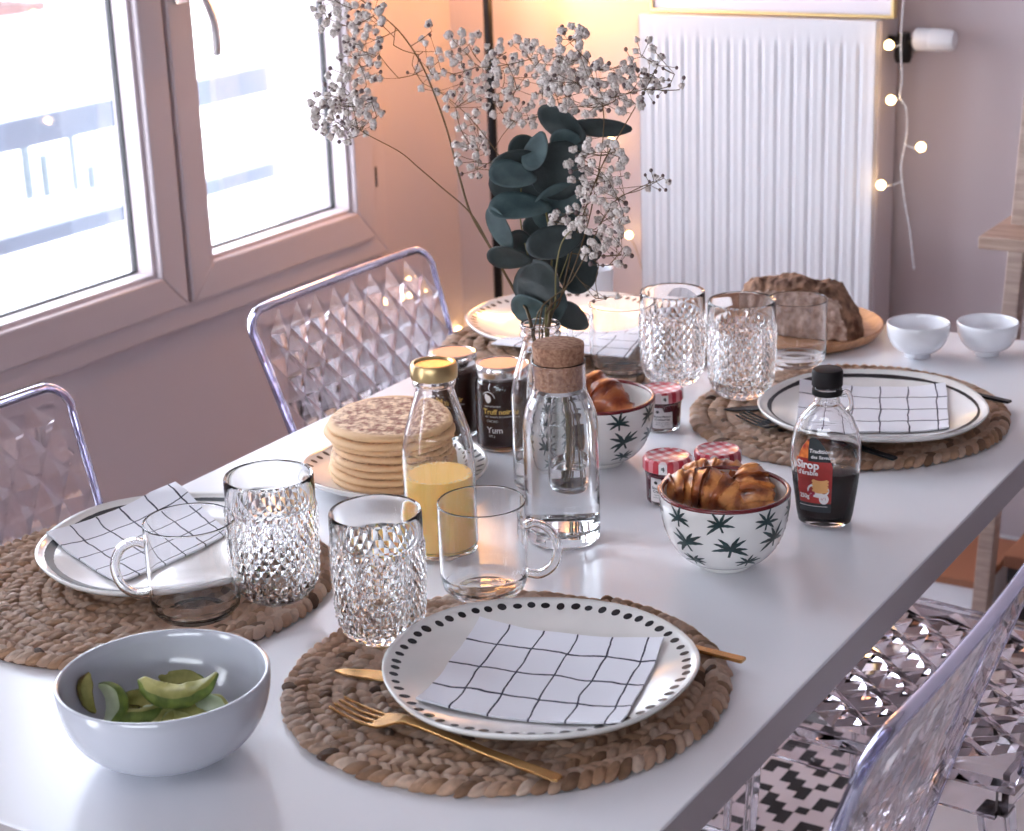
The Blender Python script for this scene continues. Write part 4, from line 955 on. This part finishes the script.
b=MB(); b.lathe([(0,.1485),(.0150,.1485),(.0155,.1495),(.0155,.1640),(.0145,.1658),(.0135,.1662),(0,.1662)],60,fn=lambda v,a,r:Vector((v.x*(1+.012*math.cos(a*30)),v.y*(1+.012*math.cos(a*30)),v.z)) if r>.0152 else v); b.lathe([(.0128,.1395),(.0152,.1398),(.0152,.1450),(.0128,.1452)],48,closed=True); b.build('cap','black',sy,auto=35)
def sr(z):
    for (r0,z0),(r1,z1) in zip(SO[4:],SO[5:]):
        if z0<=z<=z1: return r0+(r1-r0)*(z-z0)/(z1-z0)
    return .029
def fs_(x,y,e=0):   # label faces local -y
    a=-PI/2+x/.0345; r=sr(y)+.0003+e; return Vector((r*math.cos(a),r*math.sin(a)*KY-(e*.4),y))
LW=.0195; ctr=-.0105
top=lambda x:.099-.030*abs((x-ctr)/LW)**2.2
b=MB(); decal(b,gridshape(ctr-LW,ctr+LW,.018,.1,22,14,top=top),fs_,0)
e1=lambda x,y:fs_(x,y,.00015); e2=lambda x,y:fs_(x,y,.0003)
decal(b,gridshape(ctr-LW*.25,ctr+LW,.074,.1,14,6,top=top),e1,1); decal(b,gridshape(ctr-LW,ctr-LW*.25,.077,.1,8,6,top=lambda x:min(top(x),.095)),e1,2)
decal(b,gridshape(ctr-LW,ctr+LW,.018,.028,16,2),e1,1)
decal(b,text2d('Traditions',.0056,bold=.00012),e2,3,ctr-LW*.2,.0835,.1); decal(b,text2d('des Saveurs',.0048,bold=.0001),e2,3,ctr-LW*.1,.0775,.1)
decal(b,text2d('Sirop',.0118,bold=.0004),e2,3,ctr-LW*.95,.0660); decal(b,text2d("d'érable",.0072,bold=.0002),e2,3,ctr-LW*.9,.0590)
decal(b,text2d('250g',.0066,bold=.0002),e2,3,ctr-LW*.9,.0330)
decal(b,discshape(ctr+.005,.0425,.0120,.0080),e1,3)
for k in range(4): decal(b,discshape(ctr+.0075,.0425+.0035*k,.0088,.0030),(lambda x,y,k=k:fs_(x,y,.0003+.0001*k)),4)
decal(b,discshape(ctr+.0075,.0555,.0060,.0017),lambda x,y:fs_(x,y,.0008),0)
for dx,dy in ((-.004,.040),(-.0015,.037),(.0005,.0395)): decal(b,discshape(ctr+dx,dy,.0018,.0020),lambda x,y:fs_(x,y,.0009),5)
decal(b,discshape(ctr+.0115,.0335,.0052,.0058),lambda x,y:fs_(x,y,.0010),3); decal(b,text2d('n°1',.0040),lambda x,y:fs_(x,y,.0012),0,ctr+.0085,.0325)
decal(b,gridshape(ctr-LW,ctr+LW*.8,.0245,.0250,14,1),e2,3)
b.build('label',['redlab','dgreen','flame','print_w','caramel','berry'],sy,smooth=False)
# ------------------------------------------------------------------ pancakes
pc=at(396,479); 
o=make_plate('dots',.106,9,'').build('side_plate',['stoneware','ink'],loc=(pc.x,pc.y,TZ+.0005)); tag(o,'small dotted plate under the stack of pancakes','plate')
def pancake(R,th,seed):
    b=MB(); rg=random.Random(seed); p1,p2=rg.uniform(0,6),rg.uniform(0,6)
    prof=[(0,0),(R*.9,0),(R*.975,.0012),(R,th*.45),(R*.985,th*.8),(R*.95,th),(R*.8,th*1.05),(R*.5,th*1.0),(R*.2,th*1.03),(0,th)]
    b.lathe(prof,72,fn=lambda v,a,r:Vector((v.x*(1+.018*math.sin(2*a+p1)+.012*math.sin(3*a+p2)+.006*math.sin(9*a+p1)),v.y*(1+.018*math.sin(2*a+p1)+.012*math.sin(3*a+p2)),v.z+.0006*math.sin(3*a+p2)*(r/R)+.0005*noise.noise(v*70))))
    return b
z=TZ+.0005+.0070; names=['bottom','second','third','fourth','fifth','sixth','seventh','top']
for k in range(8):
    th=.0080; R=.0735+rnd.uniform(-.003,.004)-(.0 if k<7 else -.0015)
    o=pancake(R,th,40+k).build('pancake','pancake',loc=(pc.x+rnd.uniform(-.002,.002),pc.y+rnd.uniform(-.002,.002),z),rz=rnd.uniform(0,6)); z+=th*1.05+.0001
    tag(o,('browned pancake on top of the stack' if k==7 else ('pale pancake at the bottom of the stack' if k==0 else 'pale pancake in the stack, %s from the bottom'%names[k])),'pancake','pancakes in the stack')
# ------------------------------------------------------------------ bread board, loaf
bc=Vector((-.977,2.308,TZ+.0005))
b=MB(); b.lathe([(0,0),(.100,0),(.112,.004),(.1195,.014),(.1200,.0175),(.1185,.0185),(.1150,.0165),(.107,.0085),(.098,.007),(0,.007)],96); o=b.build('wooden_tray','acacia',loc=bc,auto=60); tag(o,'round wooden tray under the bread at the table end','tray')
lf=thing('bread_loaf','cut end of a dark crusted loaf on the round wooden tray','bread',(bc.x+.018,bc.y-.008,TZ+.0080),math.radians(8)); lf.scale=(1.12,1,1.02)
n1,n2=130,60; b=MB(); vs=[];fs=[]
def loafpt(u,v):   # u along length (x), v around (0..pi over the top)
    x=-.078+.150*u; t=abs((u-.42)/.62); env=max(0,1-t**2.6)**.5
    if u>.42: env=max(0,1-((u-.42)/.58)**2.6)**.55
    y=math.cos(v)*.060*env; z_=math.sin(v)*.078*env
    p=Vector((x,y,z_)); k=.008*noise.noise(p*24)+.0040*noise.noise(p*75)+.0028*noise.noise(p*170)
    d=Vector((0.25*(u-.4),y/.06,z_/.078)); 
    return p+d.normalized()*k*(1 if env>.05 else 0)
for i in range(n1+1):
    for j in range(n2+1): 
        p=loafpt(i/n1,PI*j/n2); p.z=max(p.z,.0); vs.append(p)
for i in range(n1):
    for j in range(n2): a=i*(n2+1)+j; fs.append((a,a+1,a+n2+2,a+n2+1))
b.add(vs,fs)
b.f.append(tuple((i*(n2+1)) for i in range(n1+1))+tuple(i*(n2+1)+n2 for i in range(n1,-1,-1))); b.mi.append(0)
# slice the near side flat: vertices with y below the cut plane are moved onto it
cut=-.030
for p in b.v:
    lim=cut+.004*noise.noise(Vector((p.x*40,0,p.z*40)))+.0025*noise.noise(Vector((p.x*110,3,p.z*110)))
    if p.y<lim: p.y=lim
bo=b.build('crust',['crust','crumb'],lf,smooth=True)
for pl in bo.data.polygons:
    if pl.normal.y<-.55 and pl.center.y<cut+.004 and pl.center.z<.062: pl.material_index=1
# white pot at the far edge
b=MB(); b.lathe([(0,.0),(.022,.0),(.0245,.002),(.0255,.045),(.0250,.046),(.0235,.0455),(.0230,.006),(0,.006)],40); P=at(604,291); o=b.build('small_pot','ceramic',loc=(P.x+.01,2.37,TZ+.0005),auto=50); tag(o,'small white pot behind the flowers at the far table end','pot')
# ------------------------------------------------------------------ flowers
mouth=atd(544,326,2.045); 
def inside(k): # a foot point inside the bottle for each stem
    return Vector((vz.x+.014*math.cos(k),vz.y+.014*math.sin(k),TZ+.012))
def neck(k): return Vector((vz.x+.010*math.cos(k),vz.y+.010*math.sin(k),TZ+.178))
DPP=2.045
def fp(x,y,d=0): return atd(x,y,DPP+d)
def spray(label,mains,clusters,seed,kf):
    rg=random.Random(seed); st=MB(); bl=MB(); nodes_=[]
    for mi_,(pts,r0) in enumerate(mains):
        P=[inside(kf+mi_),neck(kf+mi_+PI)]+[fp(*p) for p in pts]
        c=curve_pts(P,5); m_=len(c); st.tube(c,[r0*(1-.65*i/m_) for i in range(m_)],6)
        nodes_+= [(q,1-.65*i/m_) for i,q in enumerate(c) if i>12]
    base=neck(0); hubs=[]
    for (cx,cy,rx,ry,dd,nh,nb,br,dark) in clusters:
        for k in range(nh):
            a=rg.uniform(0,2*PI); q=math.sqrt(rg.random()); hubs.append(fp(cx+rx*q*math.cos(a),cy+ry*q*math.sin(a),dd+rg.uniform(-.06,.06)))
    hubs.sort(key=lambda p:(p-base).length); nd=[n_[0] for n_ in nodes_]
    def connect(p,r,sag=.004):
        q=min(nd,key=lambda n_:(n_-p).length+ (.05 if n_.z>p.z+.01 else 0)); mid=(p+q)/2+Vector((rg.uniform(-1,1),rg.uniform(-1,1),-.3))*sag*min(1,(p-q).length/.05)
        c=curve_pts([q,mid,p],3); st.tube(c,[r]*len(c),4); return c
    for p in hubs:
        c=connect(p,.0005); nd.append(p); nd.append(c[len(c)//2])
    tips=[]
    for (cx,cy,rx,ry,dd,nh,nb,br,dark) in clusters:
        for k in range(int(nb*.86)):
            for tr in range(12):
                a=rg.uniform(0,2*PI); q=1.22*math.sqrt(rg.random()); sx_,sy_=cx+rx*q*math.cos(a),cy+ry*q*math.sin(a)
                if all((sx_-t0)**2+(sy_-t1)**2>(7.2 if tr<8 else 5.5)**2 for t0,t1 in tips): break
            tips.append((sx_,sy_)); p=fp(sx_,sy_,dd+rg.uniform(-.07,.07)); connect(p,.00032,.002)
            dk=rg.random()<dark; r=br*(rg.uniform(.48,.65) if dk else rg.uniform(1.1,1.62))
            if dk: bl.ell(p,(r,0,0),(0,r,0),(0,0,r*1.1),8,6,1)
            else:
                bl.ell(p,(r*.72,0,0),(0,r*.72,0),(0,0,r*.72),8,6,0)
                for j in range(11):
                    o_=Vector((rg.gauss(0,1),rg.gauss(0,1),rg.gauss(0,1))).normalized()*r*.66; s_=r*rg.uniform(.28,.42); bl.ell(p+o_,(s_,0,0),(0,s_,0),(0,0,s_),6,4,0 if rg.random()>.10 else 1)
    t=thing('gypsophila_spray',label,'flowers',(vz.x,vz.y,TZ),0,'dried flower sprays in the bottle vase'); org=Vector((vz.x,vz.y,TZ))
    for m_ in (st,bl): m_.v=[v-org for v in m_.v]
    st.build('stem','stemgreen',t); o=bl.build('blossoms',['blossom','bud'],t); o['kind']='stuff'
    return t
# clusters: cx,cy,rx,ry,depth offset,hubs,blossoms,size,dark share
spray('dried white flower spray leaning far left toward the window',
 [([(519,300,.0),(494,254,.0),(471,214,.01),(459,175,.02),(447,130,.03),(432,88,.04),(418,58,.04),(398,30,.05),(372,8,.05),(350,-8,.06)],.0018),
  ([(519,298,.0),(495,256,0),(472,215,.0),(440,186,-.01),(419,168,-.02),(400,152,-.03),(370,136,-.04),(352,125,-.05)],.0012)],
 [(350,15,32,22,.06,12,46,.0042,.12),(362,60,18,28,.05,10,34,.0042,.1),(340,105,24,32,.0,14,44,.0042,.2),(352,112,26,20,-.04,8,26,.0042,.2),(405,50,35,30,.03,7,3,.004,.1)],11,0.0)
spray('dried white flower spray rising in the middle above the leaves',
 [([(545,280,.03),(520,190,.04),(495,150,.05),(470,118,.06),(448,98,.06)],.0011),([(552,270,.04),(540,200,.05),(560,110,.05),(530,60,.05)],.0011),([(556,260,.05),(570,160,.05),(565,90,.04),(560,50,.04)],.0010)],
 [(425,62,16,24,.06,5,12,.0038,.2),(462,58,28,22,.05,9,34,.0040,.1),(480,95,36,22,.05,9,34,.0040,.1),(471,148,14,26,.04,7,30,.0038,.1),(515,58,28,16,.05,8,34,.0042,.08),(520,100,26,24,.05,8,22,.0042,.1),(560,70,26,18,.03,8,38,.0044,.08)],12,2.0)
spray('dried white flower spray spreading right toward the radiator',
 [([(560,300,-.02),(575,240,-.03),(600,170,-.04),(622,130,-.04),(645,90,-.05),(658,65,-.05)],.0012),([(565,290,-.03),(590,215,-.04),(604,120,-.03),(590,70,-.02)],.0011),([(572,280,-.05),(612,205,-.06),(640,190,-.06),(664,178,-.06)],.0009)],
 [(580,85,30,26,-.02,10,46,.0046,.06),(615,85,30,24,-.04,9,36,.0044,.12),(572,40,12,14,-.02,3,13,.0046,.05),(598,165,26,22,-.05,9,36,.0044,.08),(600,215,24,28,-.05,9,46,.0044,.12),(642,72,18,30,-.06,8,20,.0036,.55),(672,80,12,14,-.06,3,9,.0034,.8),(656,180,14,10,-.06,3,11,.0034,.6),(610,255,22,14,-.05,5,16,.0040,.4),(570,222,20,10,-.07,3,10,.0042,.1),(606,298,14,5,-.06,2,4,.0034,.7)],13,4.0)
# eucalyptus
eu=thing('eucalyptus_branch','dark green eucalyptus branch with round leaves in the vase','branch',(vz.x,vz.y,TZ),0)
org=Vector((vz.x,vz.y,TZ)); b=MB()
for pts,r in (([(548,300,-.01),(552,250,-.01),(545,200,0),(552,160,.0),(562,128,.01),(590,122,.01)],.0016),([(546,305,0),(530,262,0),(520,215,0),(524,165,0)],.0013),([(552,300,0),(566,262,-.02),(572,240,-.02)],.0012),([(555,305,-.03),(556,270,-.05),(563,240,-.06),(580,226,-.06),(590,234,-.06)],.0012)):
    P=[inside(r*900),neck(r*900)]+[fp(*p) for p in pts]; c=curve_pts(P,5); b.tube([q-org for q in c],[r*(1-.5*i/len(c)) for i in range(len(c))],8)
b.build('stem','gstem',eu)
def leaf(px,py,a,bb,ang,tilt,dd=0,mat='leaf',cup=.18,turn=0):
    k=DPP/FPX; n=10; rings=5; vs=[Vector((0,0,0))]; fs=[]; m_=22
    def sh(r,q):
        x=1.17*a*k*r*math.cos(q); y=1.17*bb*k*r*math.sin(q)*(1-.12*math.cos(q)) ; 
        if math.cos(q)>.9: x*=1.06
        z=cup*((x/(a*k))**2*.5+(y/(bb*k))**2)*bb*k*1.0+.10*bb*k*math.sin(2*q+px)*r
        return Vector((x,y,z))
    for j in range(1,rings+1):
        for i in range(m_): vs.append(sh(j/rings,2*PI*i/m_))
    for i in range(m_):
        fs.append((0,1+i,1+(i+1)%m_))
        for j in range(rings-1): q=1+j*m_; l=(i+1)%m_; fs.append((q+i,q+m_+i,q+m_+l,q+l))
    b=MB(); b.add(vs,fs); o=b.build('leaf',mat,eu)
    so=o.modifiers.new('solid','SOLIDIFY'); so.thickness=.0008
    X=RR; Y=UU; Zv=-F
    M=Matrix((X,Y,Zv)).transposed().to_4x4()@Matrix.Rotation(math.radians(ang),4,'Z')@Matrix.Rotation(math.radians(tilt),4,'X')@Matrix.Rotation(math.radians(turn),4,'Y')
    M.translation=fp(px,py,dd)-org; o.matrix_local=M; return o
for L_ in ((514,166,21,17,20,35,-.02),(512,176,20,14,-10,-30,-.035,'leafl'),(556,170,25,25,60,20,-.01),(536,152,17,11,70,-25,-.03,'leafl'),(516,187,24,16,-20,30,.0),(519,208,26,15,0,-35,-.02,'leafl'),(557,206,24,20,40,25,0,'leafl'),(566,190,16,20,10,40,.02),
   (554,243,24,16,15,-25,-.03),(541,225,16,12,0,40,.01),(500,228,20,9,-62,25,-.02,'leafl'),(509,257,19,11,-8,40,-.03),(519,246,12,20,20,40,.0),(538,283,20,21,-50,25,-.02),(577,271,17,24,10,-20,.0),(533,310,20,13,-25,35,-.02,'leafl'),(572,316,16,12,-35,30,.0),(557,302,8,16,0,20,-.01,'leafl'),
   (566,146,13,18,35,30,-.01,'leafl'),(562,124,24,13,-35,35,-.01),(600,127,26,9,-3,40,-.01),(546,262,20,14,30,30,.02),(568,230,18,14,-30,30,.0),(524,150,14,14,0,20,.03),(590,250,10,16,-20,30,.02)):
    leaf(*L_)
# ------------------------------------------------------------------ light
W=bpy.data.worlds.new('world'); S.world=W; W.use_nodes=True; bgn=W.node_tree.nodes['Background']; bgn.inputs[0].default_value=(.85,.91,1.0,1); bgn.inputs[1].default_value=9.8
def portal(loc,rot,sx,sy):
    l=bpy.data.lights.new('window_portal','AREA'); l.shape='RECTANGLE'; l.size=sx; l.size_y=sy; l.cycles.is_portal=True; o=bpy.data.objects.new('window_portal',l); COL.objects.link(o); o.location=loc; o.rotation_euler=rot
portal((WX-.12,(WA+WB)/2,(WZ0+WZ1)/2),(0,-PI/2,0),WZ1-WZ0,WB-WA)
portal((WX-.12,(DA+DB)/2,DZ1/2),(0,-PI/2,0),DZ1,DB-DA)
portal((.2,Y0-.1,1.6),(PI/2,0,0),2.8,.6)  # portal of the added fill opening in the front wall
su=bpy.data.lights.new('sun','SUN'); su.energy=6; su.angle=math.radians(3); su.color=(1,.96,.9); so_=bpy.data.objects.new('sun',su); COL.objects.link(so_)
so_.rotation_euler=Vector((.75,-.35,.95)).to_track_quat('Z','Y').to_euler()
# ------------------------------------------------------------------ render settings
S.view_settings.view_transform='Standard'; S.view_settings.look='None'; S.view_settings.gamma=1; S.view_settings.exposure=.36
S.view_settings.use_curve_mapping=False
cy=S.cycles; cy.use_denoising=True; cy.denoiser='OPENIMAGEDENOISE'; cy.max_bounces=18; cy.diffuse_bounces=6; cy.glossy_bounces=6; cy.transmission_bounces=14; cy.transparent_max_bounces=24
cy.caustics_reflective=False; cy.caustics_refractive=True; cy.sample_clamp_indirect=6; cy.blur_glossy=0
